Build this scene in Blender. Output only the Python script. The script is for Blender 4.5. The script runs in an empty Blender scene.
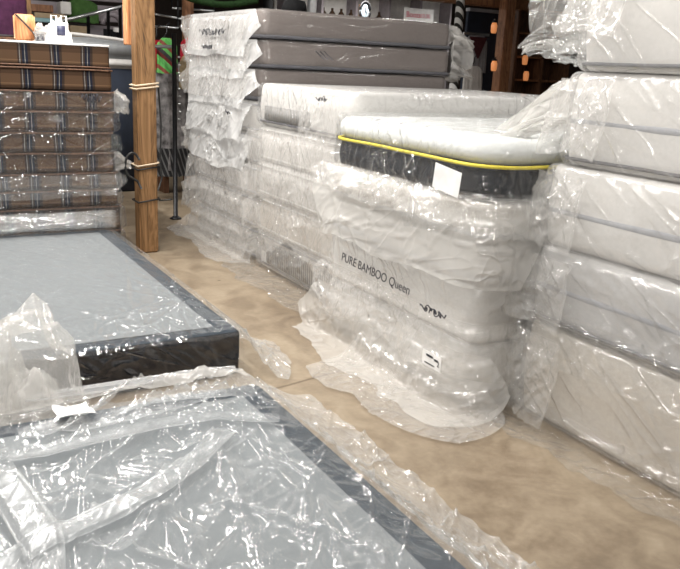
import bpy, math, random
import numpy as np
from mathutils import Matrix, Vector

sc = bpy.context.scene
COL = sc.collection
RNG = np.random.default_rng(7)
random.seed(7)

# ------------------------------------------------------------------ camera
F, CX, CY, H = 790., 340., 284.5, 1.5
_d1 = np.array([-130 - CX, 66 + .048 * (-130 - 340) - CY, F])
_a = _d1[0] + _d1[1] * .048
_b = _d1[0] * (-CX) + _d1[1] * (66 - .048 * 340 - CY) + F * F
_xp = -_b / _a
_d2 = np.array([_xp - CX, 66 + .048 * (_xp - 340) - CY, F])
_Y = _d1 / np.linalg.norm(_d1); _X = _d2 / np.linalg.norm(_d2); _Z = np.cross(_X, _Y)
if _Z[1] > 0: _Z = -_Z
ROT = np.stack([_X, _Y, _Z])

def on_y(px, py, Y):
    r = ROT @ np.array([(px - CX) / F, (py - CY) / F, 1.]); t = Y / r[1]
    return np.array([0, 0, H]) + r * t

cd = bpy.data.cameras.new('camera'); cam = bpy.data.objects.new('camera', cd); COL.objects.link(cam)
cd.sensor_width = 36; cd.lens = F / 680 * 36; cd.clip_start = .05
rx, up, bk = ROT @ np.array([1, 0, 0.]), ROT @ np.array([0, -1, 0.]), ROT @ np.array([0, 0, -1.])
cam.matrix_world = Matrix(((rx[0], up[0], bk[0], 0), (rx[1], up[1], bk[1], 0), (rx[2], up[2], bk[2], H), (0, 0, 0, 1)))
sc.camera = cam
sc.view_settings.view_transform = 'Standard'
try: sc.view_settings.look = 'None'
except Exception: pass
sc.view_settings.exposure = 0.0; sc.view_settings.gamma = 1.0; sc.view_settings.use_curve_mapping = False
sc.cycles.transparent_max_bounces = 40
sc.cycles.max_bounces = 8; sc.cycles.diffuse_bounces = 4; sc.cycles.glossy_bounces = 3
sc.cycles.sample_clamp_indirect = 6

# ------------------------------------------------------------------ numpy noise
_P = np.random.default_rng(3).permutation(256); _P = np.concatenate([_P, _P, _P])
_G = np.random.default_rng(4).normal(size=(256, 3)); _G /= np.linalg.norm(_G, axis=1)[:, None]

def noise(x, y, z=0.):
    x, y, z = np.broadcast_arrays(np.asarray(x, float), np.asarray(y, float), np.asarray(z, float))
    xi, yi, zi = np.floor(x).astype(int), np.floor(y).astype(int), np.floor(z).astype(int)
    xf, yf, zf = x - xi, y - yi, z - zi
    f = lambda t: t * t * t * (t * (t * 6 - 15) + 10)
    u, v, w = f(xf), f(yf), f(zf)
    def g(i, j, k):
        h = _P[_P[_P[(xi + i) & 255] + ((yi + j) & 255)] + ((zi + k) & 255)]
        gr = _G[h]
        return gr[..., 0] * (xf - i) + gr[..., 1] * (yf - j) + gr[..., 2] * (zf - k)
    L = lambda a, b, t: a + (b - a) * t
    return 1.5 * L(L(L(g(0,0,0), g(1,0,0), u), L(g(0,1,0), g(1,1,0), u), v), L(L(g(0,0,1), g(1,0,1), u), L(g(0,1,1), g(1,1,1), u), v), w)

def ridged(x, y, z=0.):
    return 1 - np.abs(noise(x, y, z))

def folds(s, t, n, seed, s_rng, t_rng, L=(.08, .4), W=(.004, .012), A=(.004, .016), ang=0., sd=.6):
    """Sum of n sharp linear creases scattered over the (s, t) sheet."""
    r = np.random.default_rng(seed); out = np.zeros_like(s)
    for _ in range(n):
        a = r.normal(ang, sd); c, q = math.cos(a), math.sin(a)
        ds, dt = s - r.uniform(*s_rng), t - r.uniform(*t_rng)
        al = ds * c + dt * q; le = r.uniform(*L); w = r.uniform(*W)
        ac = -ds * q + dt * c + r.uniform(-.6, .6) * al * al / le * .5
        m = (np.abs(al) < le) & (np.abs(ac) < 6 * w)
        if not m.any(): continue
        e = np.cos(np.clip(al[m] / le, -1, 1) * math.pi / 2) ** .7
        amp = r.uniform(*A) * (1 if r.random() < .75 else -.6)
        out[m] += amp * e * np.exp(-np.abs(ac[m]) / w)
    return out

# ------------------------------------------------------------------ materials
def nodes(name):
    m = bpy.data.materials.new(name); m.use_nodes = True
    nt = m.node_tree; nt.nodes.clear()
    out = nt.nodes.new('ShaderNodeOutputMaterial')
    return m, nt, out, nt.nodes.new, nt.links.new

def ramp(nt, stops, interp='LINEAR'):
    n = nt.nodes.new('ShaderNodeValToRGB'); cr = n.color_ramp; cr.interpolation = interp
    while len(cr.elements) > 1: cr.elements.remove(cr.elements[-1])
    for i, (p, c) in enumerate(stops):
        e = cr.elements[0] if i == 0 else cr.elements.new(p)
        e.position = p; e.color = (*c, 1) if len(c) == 3 else c
    return n

def mathn(nt, op, a, b=None, c=None):
    n = nt.nodes.new('ShaderNodeMath'); n.operation = op
    for i, v in enumerate((a, b, c)):
        if v is None: continue
        if isinstance(v, (int, float)): n.inputs[i].default_value = v
        else: nt.links.new(v, n.inputs[i])
    return n.outputs[0]

def fabric(name, color, var=.12, scale=40, rough=.85, bump=.25, stretch=(1, 1, 1), spec=.2, metal=0.):
    m, nt, out, N, L = nodes(name)
    b = N('ShaderNodeBsdfPrincipled'); L(b.outputs[0], out.inputs[0])
    tc = N('ShaderNodeTexCoord'); mp = N('ShaderNodeMapping'); mp.inputs['Scale'].default_value = stretch
    L(tc.outputs['Object'], mp.inputs[0])
    n1 = N('ShaderNodeTexNoise'); n1.inputs['Scale'].default_value = scale; n1.inputs['Detail'].default_value = 5
    L(mp.outputs[0], n1.inputs[0])
    c = np.array(color)
    r = ramp(nt, [(.25, tuple(c * (1 - var))), (.75, tuple(np.minimum(c * (1 + var), 1)))])
    L(n1.outputs[0], r.inputs[0]); L(r.outputs[0], b.inputs['Base Color'])
    b.inputs['Roughness'].default_value = rough; b.inputs['Specular IOR Level'].default_value = spec
    b.inputs['Metallic'].default_value = metal
    if bump:
        bp = N('ShaderNodeBump'); bp.inputs['Strength'].default_value = bump; bp.inputs['Distance'].default_value = .004
        L(n1.outputs[0], bp.inputs['Height']); L(bp.outputs[0], b.inputs['Normal'])
    return m

def film(name, milk=.3, rough=.1, gloss=.75, tint=(.985, .988, .99), bump=.5, scale=1., white=(.86, .87, .87), dirs=(.6, -.5), axis=0, dens=1., edge=.12, big=3.):
    """Thin polyethylene: clear, a little milky, glossy, with thin creases running mostly two ways."""
    m, nt, out, N, L = nodes(name)
    tc = N('ShaderNodeTexCoord')
    def crease(ang, along, across, wid, det, off):
        mp = N('ShaderNodeMapping'); mp.inputs['Rotation'].default_value = (ang, 0, 0) if axis == 0 else (0, 0, ang) if axis == 2 else (0, ang, 1.5708); mp.inputs['Location'].default_value = (off, off * .7, 0)
        mp2 = N('ShaderNodeMapping'); mp2.inputs['Scale'].default_value = (across * scale, along * scale, across * scale)
        L(tc.outputs['Object'], mp.inputs[0]); L(mp.outputs[0], mp2.inputs[0])
        n = N('ShaderNodeTexNoise'); n.inputs['Scale'].default_value = 1.; n.inputs['Detail'].default_value = det; n.inputs['Distortion'].default_value = .15
        L(mp2.outputs[0], n.inputs[0])
        d = mathn(nt, 'ABSOLUTE', mathn(nt, 'SUBTRACT', n.outputs[0], .5))
        return mathn(nt, 'POWER', mathn(nt, 'MAXIMUM', mathn(nt, 'SUBTRACT', 1., mathn(nt, 'MULTIPLY', d, 1 / wid)), 0.), 1.5)
    c1, c2 = crease(dirs[0], 1.0, 15 * dens, .07, .5, 3.1), crease(dirs[1], 1.5, 22 * dens, .07, .5, 7.7)
    c3 = crease(.5 * (dirs[0] + dirs[1]) + 1.2, 2.4, 12 * dens, .06, .5, 1.7)
    sw = N('ShaderNodeTexNoise'); sw.inputs['Scale'].default_value = 2.6 * scale; sw.inputs['Detail'].default_value = 1.5; L(tc.outputs['Object'], sw.inputs[0])
    hsum = mathn(nt, 'ADD', mathn(nt, 'MULTIPLY', c1, .9), mathn(nt, 'ADD', mathn(nt, 'MULTIPLY', c2, .6), mathn(nt, 'MULTIPLY', c3, .5)))
    hsum = mathn(nt, 'MULTIPLY', hsum, mathn(nt, 'POWER', mathn(nt, 'MULTIPLY', sw.outputs[0], 1.8), 2.))
    hsum = mathn(nt, 'ADD', hsum, mathn(nt, 'MULTIPLY', sw.outputs[0], big))
    bp = N('ShaderNodeBump'); bp.inputs['Strength'].default_value = bump; bp.inputs['Distance'].default_value = .014
    L(hsum, bp.inputs['Height'])
    tr = N('ShaderNodeBsdfTransparent'); tr.inputs[0].default_value = (*tint, 1)
    df = N('ShaderNodeBsdfDiffuse'); df.inputs[0].default_value = (*white, 1); L(bp.outputs[0], df.inputs['Normal'])
    tl = N('ShaderNodeBsdfTranslucent'); tl.inputs[0].default_value = (*white, 1)
    mk_ = N('ShaderNodeMixShader'); mk_.inputs[0].default_value = .35
    L(df.outputs[0], mk_.inputs[1]); L(tl.outputs[0], mk_.inputs[2])
    lw = N('ShaderNodeLayerWeight'); lw.inputs['Blend'].default_value = .5; L(bp.outputs[0], lw.inputs['Normal'])
    fac = lw.outputs['Facing']
    m1 = N('ShaderNodeMixShader')
    mm = mathn(nt, 'ADD', mathn(nt, 'MULTIPLY', mathn(nt, 'POWER', fac, 3.), edge + .4 * milk), milk)
    cl = N('ShaderNodeClamp'); L(mm, cl.inputs[0]); L(cl.outputs[0], m1.inputs[0])
    L(tr.outputs[0], m1.inputs[1]); L(mk_.outputs[0], m1.inputs[2])
    gl = N('ShaderNodeBsdfGlossy'); gl.inputs['Roughness'].default_value = rough; gl.inputs[0].default_value = (1, 1, 1, 1)
    L(bp.outputs[0], gl.inputs['Normal'])
    m2 = N('ShaderNodeMixShader')
    L(mathn(nt, 'MULTIPLY', mathn(nt, 'ADD', mathn(nt, 'MULTIPLY', mathn(nt, 'POWER', fac, 3.), .75), .08), gloss), m2.inputs[0])
    L(m1.outputs[0], m2.inputs[1]); L(gl.outputs[0], m2.inputs[2]); L(m2.outputs[0], out.inputs[0])
    return m

def plaid_mat(name):
    m, nt, out, N, L = nodes(name)
    b = N('ShaderNodeBsdfPrincipled'); L(b.outputs[0], out.inputs[0]); b.inputs['Roughness'].default_value = .8
    b.inputs['Specular IOR Level'].default_value = .15
    tc = N('ShaderNodeTexCoord'); sp = N('ShaderNodeSeparateXYZ'); L(tc.outputs['Object'], sp.inputs[0])
    fx = mathn(nt, 'FRACT', mathn(nt, 'MULTIPLY', mathn(nt, 'ADD', mathn(nt, 'ADD', sp.outputs[0], sp.outputs[1]), 10.), 1 / .215))
    br, dk, nv, wh = (.088, .05, .028), (.038, .024, .018), (.012, .014, .024), (.19, .18, .17)
    rx_ = ramp(nt, [(0, br), (.44, dk), (.50, wh), (.525, dk), (.58, nv), (.66, wh), (.68, nv), (.76, dk), (.84, br)], 'CONSTANT')
    L(fx, rx_.inputs[0])
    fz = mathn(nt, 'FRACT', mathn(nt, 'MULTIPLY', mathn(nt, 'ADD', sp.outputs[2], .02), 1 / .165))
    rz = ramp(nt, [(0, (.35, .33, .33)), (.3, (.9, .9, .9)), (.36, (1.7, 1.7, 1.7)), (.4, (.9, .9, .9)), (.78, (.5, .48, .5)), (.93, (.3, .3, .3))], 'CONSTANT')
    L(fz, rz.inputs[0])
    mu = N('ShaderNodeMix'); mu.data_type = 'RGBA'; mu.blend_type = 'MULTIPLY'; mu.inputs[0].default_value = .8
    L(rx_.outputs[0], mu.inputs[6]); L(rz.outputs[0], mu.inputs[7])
    L(mu.outputs[2], b.inputs['Base Color'])
    return m

def wood(name, a, b_, scale=1., rough=.6):
    m, nt, out, N, L = nodes(name)
    b = N('ShaderNodeBsdfPrincipled'); L(b.outputs[0], out.inputs[0]); b.inputs['Roughness'].default_value = rough
    tc = N('ShaderNodeTexCoord')
    def nz(sc_, s, d, dist):
        mp = N('ShaderNodeMapping'); mp.inputs['Scale'].default_value = sc_; L(tc.outputs['Object'], mp.inputs[0])
        n = N('ShaderNodeTexNoise'); n.inputs['Scale'].default_value = s; n.inputs['Detail'].default_value = d; n.inputs['Distortion'].default_value = dist
        L(mp.outputs[0], n.inputs[0]); return n.outputs[0]
    grain = nz((30 * scale, 30 * scale, 1.3 * scale), 1.2, 5, .8); broad = nz((7 * scale, 7 * scale, 1.1 * scale), 1., 3, 2.2)
    rings = mathn(nt, 'ABSOLUTE', mathn(nt, 'SUBTRACT', mathn(nt, 'FRACT', mathn(nt, 'MULTIPLY', broad, 7.)), .5))
    mix = mathn(nt, 'ADD', mathn(nt, 'MULTIPLY', grain, .5), mathn(nt, 'ADD', mathn(nt, 'MULTIPLY', broad, .3), mathn(nt, 'MULTIPLY', rings, .4)))
    r = ramp(nt, [(.3, tuple(np.array(b_) * .4)), (.42, b_), (.6, a), (.8, tuple(np.minimum(np.array(a) * 1.3, 1)))])
    L(mix, r.inputs[0]); L(r.outputs[0], b.inputs['Base Color'])
    bp = N('ShaderNodeBump'); bp.inputs['Strength'].default_value = .3; bp.inputs['Distance'].default_value = .004
    L(mix, bp.inputs['Height']); L(bp.outputs[0], b.inputs['Normal'])
    return m

def plain(name, c, rough=.5, metal=0., emit=0.):
    m, nt, out, N, L = nodes(name)
    b = N('ShaderNodeBsdfPrincipled'); L(b.outputs[0], out.inputs[0])
    tc = N('ShaderNodeTexCoord'); n = N('ShaderNodeTexNoise'); n.inputs['Scale'].default_value = 12; L(tc.outputs['Object'], n.inputs[0])
    c = np.array(c)
    r = ramp(nt, [(.3, tuple(c * .88)), (.7, tuple(np.minimum(c * 1.1, 1)))]); L(n.outputs[0], r.inputs[0])
    L(r.outputs[0], b.inputs['Base Color'])
    b.inputs['Roughness'].default_value = rough; b.inputs['Metallic'].default_value = metal
    if emit:
        b.inputs['Emission Color'].default_value = (*np.minimum(c, 1), 1); b.inputs['Emission Strength'].default_value = emit
    return m

def concrete(name):
    m, nt, out, N, L = nodes(name)
    b = N('ShaderNodeBsdfPrincipled'); L(b.outputs[0], out.inputs[0])
    tc = N('ShaderNodeTexCoord'); sp = N('ShaderNodeSeparateXYZ'); L(tc.outputs['Object'], sp.inputs[0])
    def nz(s, d=6, dist=.6):
        n = N('ShaderNodeTexNoise'); n.inputs['Scale'].default_value = s; n.inputs['Detail'].default_value = d
        n.inputs['Distortion'].default_value = dist; L(tc.outputs['Object'], n.inputs[0]); return n.outputs[0]
    big, mid, fine = nz(.9), nz(4.5, 8, 1.5), nz(38, 4, 0)
    v = mathn(nt, 'ADD', mathn(nt, 'MULTIPLY', big, .45), mathn(nt, 'ADD', mathn(nt, 'MULTIPLY', mid, .42), mathn(nt, 'MULTIPLY', fine, .13)))
    r = ramp(nt, [(.3, (.115, .082, .055)), (.45, (.20, .152, .103)), (.56, (.275, .217, .152)), (.7, (.36, .298, .22))])
    L(v, r.inputs[0])
    # dark specks and stains
    vo = N('ShaderNodeTexVoronoi'); vo.inputs['Scale'].default_value = 3.3; L(tc.outputs['Object'], vo.inputs[0])
    st = ramp(nt, [(.03, (.25, .2, .15)), (.05, (1, 1, 1))]); L(vo.outputs['Distance'], st.inputs[0])
    mu = N('ShaderNodeMix'); mu.data_type = 'RGBA'; mu.blend_type = 'MULTIPLY'; mu.inputs[0].default_value = .75
    L(r.outputs[0], mu.inputs[6]); L(st.outputs[0], mu.inputs[7])
    # saw-cut joints: y = 2.93 + .14 x, and every 3.6 m
    yy = mathn(nt, 'ADD', mathn(nt, 'SUBTRACT', sp.outputs[1], mathn(nt, 'MULTIPLY', sp.outputs[0], .2)), mathn(nt, 'MULTIPLY', mid, .02))
    dd = mathn(nt, 'ABSOLUTE', mathn(nt, 'SUBTRACT', mathn(nt, 'FRACT', mathn(nt, 'MULTIPLY', mathn(nt, 'ADD', yy, 2.53), 1 / 3.6)), .5))
    jl = ramp(nt, [(.0012, (.3, .24, .18)), (.0024, (1, 1, 1))]); L(dd, jl.inputs[0])
    mu2 = N('ShaderNodeMix'); mu2.data_type = 'RGBA'; mu2.blend_type = 'MULTIPLY'; mu2.inputs[0].default_value = .8
    L(mu.outputs[2], mu2.inputs[6]); L(jl.outputs[0], mu2.inputs[7])
    L(mu2.outputs[2], b.inputs['Base Color'])
    rr = N('ShaderNodeMapRange'); rr.inputs[3].default_value = .28; rr.inputs[4].default_value = .6; L(mid, rr.inputs[0])
    L(rr.outputs[0], b.inputs['Roughness']); b.inputs['Specular IOR Level'].default_value = .45
    bp = N('ShaderNodeBump'); bp.inputs['Strength'].default_value = .12; bp.inputs['Distance'].default_value = .004
    L(v, bp.inputs['Height']); L(bp.outputs[0], b.inputs['Normal'])
    return m

def stripes(name, cols, period, axis=(0, 0, 1), rough=.8):
    m, nt, out, N, L = nodes(name)
    b = N('ShaderNodeBsdfPrincipled'); L(b.outputs[0], out.inputs[0]); b.inputs['Roughness'].default_value = rough
    tc = N('ShaderNodeTexCoord'); vm = N('ShaderNodeVectorMath'); vm.operation = 'DOT_PRODUCT'; vm.inputs[1].default_value = axis
    L(tc.outputs['Object'], vm.inputs[0])
    f = mathn(nt, 'FRACT', mathn(nt, 'ADD', mathn(nt, 'MULTIPLY', vm.outputs['Value'], 1 / period), 50.))
    r = ramp(nt, [(i / len(cols), c) for i, c in enumerate(cols)], 'CONSTANT'); L(f, r.inputs[0]); L(r.outputs[0], b.inputs['Base Color'])
    return m

M = dict(
    white=fabric('white_ticking', (.66, .64, .62), .06, 60), cream=fabric('cream_ticking', (.60, .55, .49), .08, 50),
    greyside=fabric('shaded_taupe_grey_ticking', (.20, .172, .160), .06, 60), palegrey=fabric('pale_grey_ticking', (.47, .46, .455), .06, 50),  # taupe is darkened in colour for the side turned from the light
    quilt=fabric('quilted_white_knit', (.72, .73, .72), .05, 30, bump=.6), black=fabric('black_border_fabric', (.018, .018, .022), .2, 60),
    yellow=plain('yellow_cord', (.85, .70, .04), .5), tape=plain('dark_tape_and_gap_shade', (.10, .10, .115), .6), greytape=plain('grey_tape', (.33, .34, .37), .6),
    whitetape=plain('white_tape', (.6, .59, .57), .6), knit=stripes('grey_striped_knit', [(.28, .27, .26), (.42, .41, .40), (.22, .21, .2), (.36, .35, .34)], .03, (0, 1, .12)),
    grille=stripes('dark_ribbed_panel', [(.12, .11, .1), (.36, .34, .32)], .03, (0, 1, 0)),
    plaid=plaid_mat('brown_plaid_cloth'), bedgrey=fabric('grey_nonwoven_cloth', (.175, .19, .20), .07, 25, bump=.15),
    bedblack=fabric('black_box_spring_cloth', (.007, .008, .013), .2, 50), bedblue=fabric('dark_blue_border_cloth', (.022, .032, .045), .25, 30),
    film_stack=film('milky_film', .26, .13, .6, bump=.6, white=(.88, .86, .83), dirs=(-.95, -.5), dens=.55), film_clear=film('clear_film', .05, .10, .7, bump=.65, dirs=(-1.1, .5), dens=.55),
    film_tail=film('bunched_film', .24, .11, .6, bump=.65, white=(.88, .86, .83), dirs=(1.2, -1.0), dens=.55), film_dark=film('clear_film_on_dark', .01, .09, .65, bump=.7, dirs=(.5, -.45), axis=1, dens=.55, edge=.04),
    film_front=film('clear_film_on_front', .0, .09, .9, bump=1., dirs=(-.7, -.4), axis=1, dens=.6, edge=.03), film_white=film('white_bag_film', .60, .2, .6, bump=.8, white=(.92, .92, .92), dirs=(1.3, 1.0), dens=.6),
    film_bed=film('clear_film_on_bed', .09, .10, .5, bump=.24, dirs=(.25, -.6), axis=2, dens=.5, big=1.), film_heavy=film('heavy_milky_film', .38, .14, .5, bump=.5, white=(.88, .86, .83), dirs=(-.8, .3), dens=.5),
    film_smooth=film('smooth_milky_film', .22, .11, .8, bump=.6, white=(.88, .865, .845), dirs=(-.85, -.6), dens=.42),
    film_far=film('clear_film_far_bed', .03, .11, .5, bump=.3, dirs=(.15, -.35), axis=2, dens=.5), film_fold=film('folded_triple_film', .34, .2, .4, bump=.2, scale=.6, axis=2, dirs=(.8, .4), white=(.58, .59, .60)),
    film_side=film('clear_film_on_taupe', .02, .14, .35, bump=.35, dirs=(.2, -.15), axis=1, dens=.5, edge=.05), film_silver=film('silvery_film', .10, .11, .8, bump=.7, dirs=(.3, -.2), axis=1, dens=.6), film_floor=film('film_on_floor', .20, .09, .65, bump=.6, dirs=(.7, -.4), axis=2, dens=.6),
    wood=wood('pine_post', (.27, .145, .06), (.17, .085, .03)), woodorange=wood('orange_board', (.62, .30, .13), (.45, .18, .07)), wooddark=wood('dark_stained_wood', (.15, .07, .035), (.09, .04, .02)),
    woodmid=wood('brown_wood', (.26, .12, .055), (.17, .07, .03)), floor=concrete('tan_concrete'),
    blackmetal=plain('black_metal', (.015, .015, .017), .4, .5), twine=plain('pale_twine', (.62, .5, .36), .8), cable=plain('black_rubber', (.012, .012, .012), .5),
    paper=plain('white_paper', (.82, .81, .8), .7), ink=plain('black_ink', (.02, .02, .03), .6), inkpink=plain('pink_ink', (.75, .32, .38), .6), inkred=plain('red_ink', (.55, .02, .08), .6),
    wall=plain('dark_brown_boards', (.035, .024, .02), .8), ceiling=plain('dark_ceiling_boards', (.04, .03, .025), .9), lamp=plain('lit_lamp', (1, .96, .88), .5, 0, 4.0),
    greyfelt=fabric('grey_lid_cloth', (.33, .34, .35), .1, 20), darkblue=plain('navy_cloth', (.015, .022, .04), .8), steel=plain('brushed_steel', (.55, .56, .57), .3, .9),
    red=fabric('red_cloth', (.28, .01, .02), .3, 20), green=fabric('green_cloth', (.05, .11, .03), .3, 20), purple=fabric('purple_cloth', (.045, .012, .035), .4, 18),
    serape=stripes('green_red_stripe', [(.07, .3, .06), (.1, .38, .09), (.14, .02, .015), (.02, .02, .02), (.09, .3, .07), (.16, .035, .02)], .20, (.66, 0, .75)),
    patterned=fabric('grey_patterned_cloth', (.17, .16, .16), .75, 16, bump=.4), fringe=stripes('black_fringe', [(.008, .008, .01), (.11, .11, .11), (.008, .008, .01)], .05, (1, 0, .35)),
    khaki=fabric('khaki_cloth', (.22, .17, .10), .4, 18), shirtgrey=fabric('grey_shirt_cloth', (.26, .25, .26), .15, 30), vred=fabric('dark_wine_cloth', (.06, .015, .018), .3, 40),
    shelfwhite=plain('white_shelf_board', (.62, .60, .58), .6), mauve=plain('mauve_grey_panel', (.26, .23, .25), .7), label=plain('dark_label', (.03, .035, .08), .5),
    clockface=plain('pale_blue_dial', (.45, .55, .62), .4), candle=plain('lit_amber_glass', (.75, .28, .10), .3, 0, .7), teal=plain('teal_plastic', (.25, .42, .45), .4),
    bottle=plain('dark_bottle_glass', (.05, .03, .02), .2), barber=stripes('black_white_stripe', [(.02, .02, .02), (.65, .65, .65)], .1, (.7, .2, .7)), garland=fabric('green_garland', (.02, .05, .015), .5, 40),
    felt=fabric('black_felt', (.012, .012, .013), .2, 30), box=plain('card_box', (.36, .27, .17), .8),
)

# ------------------------------------------------------------------ mesh helpers
def link(o, parent=None):
    COL.objects.link(o)
    if parent is not None:
        o.parent = parent
    return o

def mk(name, V, Fc, mats, parent=None, smooth=True, midx=None):
    """One mesh object from world-space points; children are stored relative to their parent's base."""
    V = np.asarray(V, float).reshape(-1, 3)
    off = world(parent) if parent is not None else V.mean(0) * [1, 1, 0] + [0, 0, V[:, 2].min()]
    me = bpy.data.meshes.new(name)
    if isinstance(Fc, np.ndarray) and Fc.ndim == 2:
        k = Fc.shape[1]; n = len(Fc)
        me.vertices.add(len(V)); me.vertices.foreach_set('co', (V - off).astype(np.float32).ravel())
        me.loops.add(n * k); me.loops.foreach_set('vertex_index', Fc.astype(np.int32).ravel())
        me.polygons.add(n); me.polygons.foreach_set('loop_start', np.arange(0, n * k, k, dtype=np.int32))
        me.update(calc_edges=True)
    else:
        me.from_pydata([tuple(p) for p in (V - off)], [], [tuple(f) for f in Fc]); me.update()
    for m in (mats if isinstance(mats, (list, tuple)) else [mats]): me.materials.append(m)
    if midx is not None: me.polygons.foreach_set('material_index', np.asarray(midx, np.int32))
    if smooth: me.polygons.foreach_set('use_smooth', np.ones(len(me.polygons), bool))
    me.update()
    o = bpy.data.objects.new(name, me)
    link(o, parent)
    if parent is None: o.location = off
    return o

def world(o):
    p = np.zeros(3)
    while o is not None:
        p += np.array(o.location); o = o.parent
    return p

def tag(o, label=None, cat=None, group=None, kind=None):
    for k, v in (('label', label), ('category', cat), ('group', group), ('kind', kind)):
        if v: o[k] = v
    return o

def thing(name, loc, label, cat, group=None):
    o = bpy.data.objects.new(name, None); o.empty_display_size = .1; o.location = loc; link(o)
    return tag(o, label, cat, group)

def gridfaces(nu, nv, wrap=False):
    i = np.arange(nu if wrap else nu - 1); j = np.arange(nv - 1)
    I, J = np.meshgrid(i, j, indexing='ij'); I2 = (I + 1) % nu
    return np.stack([I * nv + J, I2 * nv + J, I2 * nv + J + 1, I * nv + J + 1], -1).reshape(-1, 4)

def rot(V, c, ax, a):
    c = np.array(c, float); R_ = np.array(Matrix.Rotation(a, 3, ax)); return (np.asarray(V) - c) @ R_.T + c

def box(x0, x1, y0, y1, z0, z1, r=.004):
    """Bevelled box as (verts, faces)."""
    import bmesh
    bm = bmesh.new(); bmesh.ops.create_cube(bm, size=1)
    for v in bm.verts: v.co = Vector(((x0 + x1) / 2 + v.co.x * (x1 - x0), (y0 + y1) / 2 + v.co.y * (y1 - y0), (z0 + z1) / 2 + v.co.z * (z1 - z0)))
    if r: bmesh.ops.bevel(bm, geom=bm.edges[:], offset=min(r, .3 * min(x1 - x0, y1 - y0, z1 - z0)), segments=2, affect='EDGES')
    bm.verts.index_update()
    out = ([tuple(v.co) for v in bm.verts], [[v.index for v in f.verts] for f in bm.faces]); bm.free(); return out

def join(*parts):
    V, Fs, k = [], [], 0
    for v, f in parts:
        V += [tuple(p) for p in v]; Fs += [[i + k for i in q] for q in f]; k += len(v)
    return V, Fs

def tube(path, r, n=8, closed=False):
    P = np.asarray(path, float); m = len(P)
    T = np.roll(P, -1, 0) - np.roll(P, 1, 0) if closed else np.gradient(P, axis=0)
    T /= np.linalg.norm(T, axis=1)[:, None] + 1e-9
    ref = np.array([0, 0, 1.]) if abs(T[:, 2]).mean() < .8 else np.array([1., 0, 0])
    A = np.cross(T, ref); A /= np.linalg.norm(A, axis=1)[:, None] + 1e-9; B = np.cross(T, A)
    th = np.linspace(0, 2 * math.pi, n, endpoint=False); rr = np.broadcast_to(np.asarray(r, float), (m,))
    V = P[:, None] + rr[:, None, None] * (np.cos(th)[None, :, None] * A[:, None] + np.sin(th)[None, :, None] * B[:, None])
    Fc = []
    for i in range(m if closed else m - 1):
        for j in range(n):
            Fc.append([i * n + j, ((i + 1) % m) * n + j, ((i + 1) % m) * n + (j + 1) % n, i * n + (j + 1) % n])
    if not closed: Fc += [list(range(n))[::-1], [(m - 1) * n + j for j in range(n)]]
    return [tuple(p) for p in V.reshape(-1, 3)], Fc

def lathe(prof, c, n=20):
    th = np.linspace(0, 2 * math.pi, n, endpoint=False); V = []; Fc = []
    for r, z in prof: V += [(c[0] + r * math.cos(t), c[1] + r * math.sin(t), c[2] + z) for t in th]
    for i in range(len(prof) - 1):
        for j in range(n): Fc.append([i * n + j, i * n + (j + 1) % n, (i + 1) * n + (j + 1) % n, (i + 1) * n + j])
    Fc += [list(range(n))[::-1], [(len(prof) - 1) * n + j for j in range(n)]]
    return V, Fc

def text(name, s, size, loc, xdir, ydir, mat, parent, shear=0.):
    cu = bpy.data.curves.new(name, 'FONT'); cu.body = s; cu.size = size; cu.extrude = .0006; cu.shear = shear
    cu.align_x = 'CENTER'; cu.align_y = 'CENTER'; cu.materials.append(mat)
    tmp = bpy.data.objects.new('tmp', cu); COL.objects.link(tmp)
    me = bpy.data.meshes.new_from_object(tmp.evaluated_get(bpy.context.evaluated_depsgraph_get())); bpy.data.objects.remove(tmp)
    me.name = name; o = bpy.data.objects.new(name, me); link(o, parent)
    x = Vector(xdir).normalized(); y = Vector(ydir).normalized(); z = x.cross(y).normalized(); y = z.cross(x)
    o.matrix_local = Matrix.Translation(Vector(np.array(loc) - world(parent))) @ Matrix((x, y, z)).transposed().to_4x4()
    return o

def scrawl(parent, p, w, h, seed):
    """One wandering marker line, written along -y on an aisle face."""
    r = np.random.default_rng(seed); n = int(w / h * 40) + 20; t = np.linspace(0, 1, n)
    yy = -w * t + .35 * h * np.sin(t * w / h * 9 + 1); zz = h * .5 * np.sin(t * w / h * 16 + 2 * noise(t * 6, seed, 1.)) * (.3 + .6 * np.abs(noise(t * 9, seed))) + h * .3 * noise(t * 5, seed, 3.)
    P = np.stack([np.full(n, p[0]) , p[1] + yy, p[2] + zz], 1)
    return mk('handwriting', *tube(P, .0028, 5), M['ink'], parent)

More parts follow.
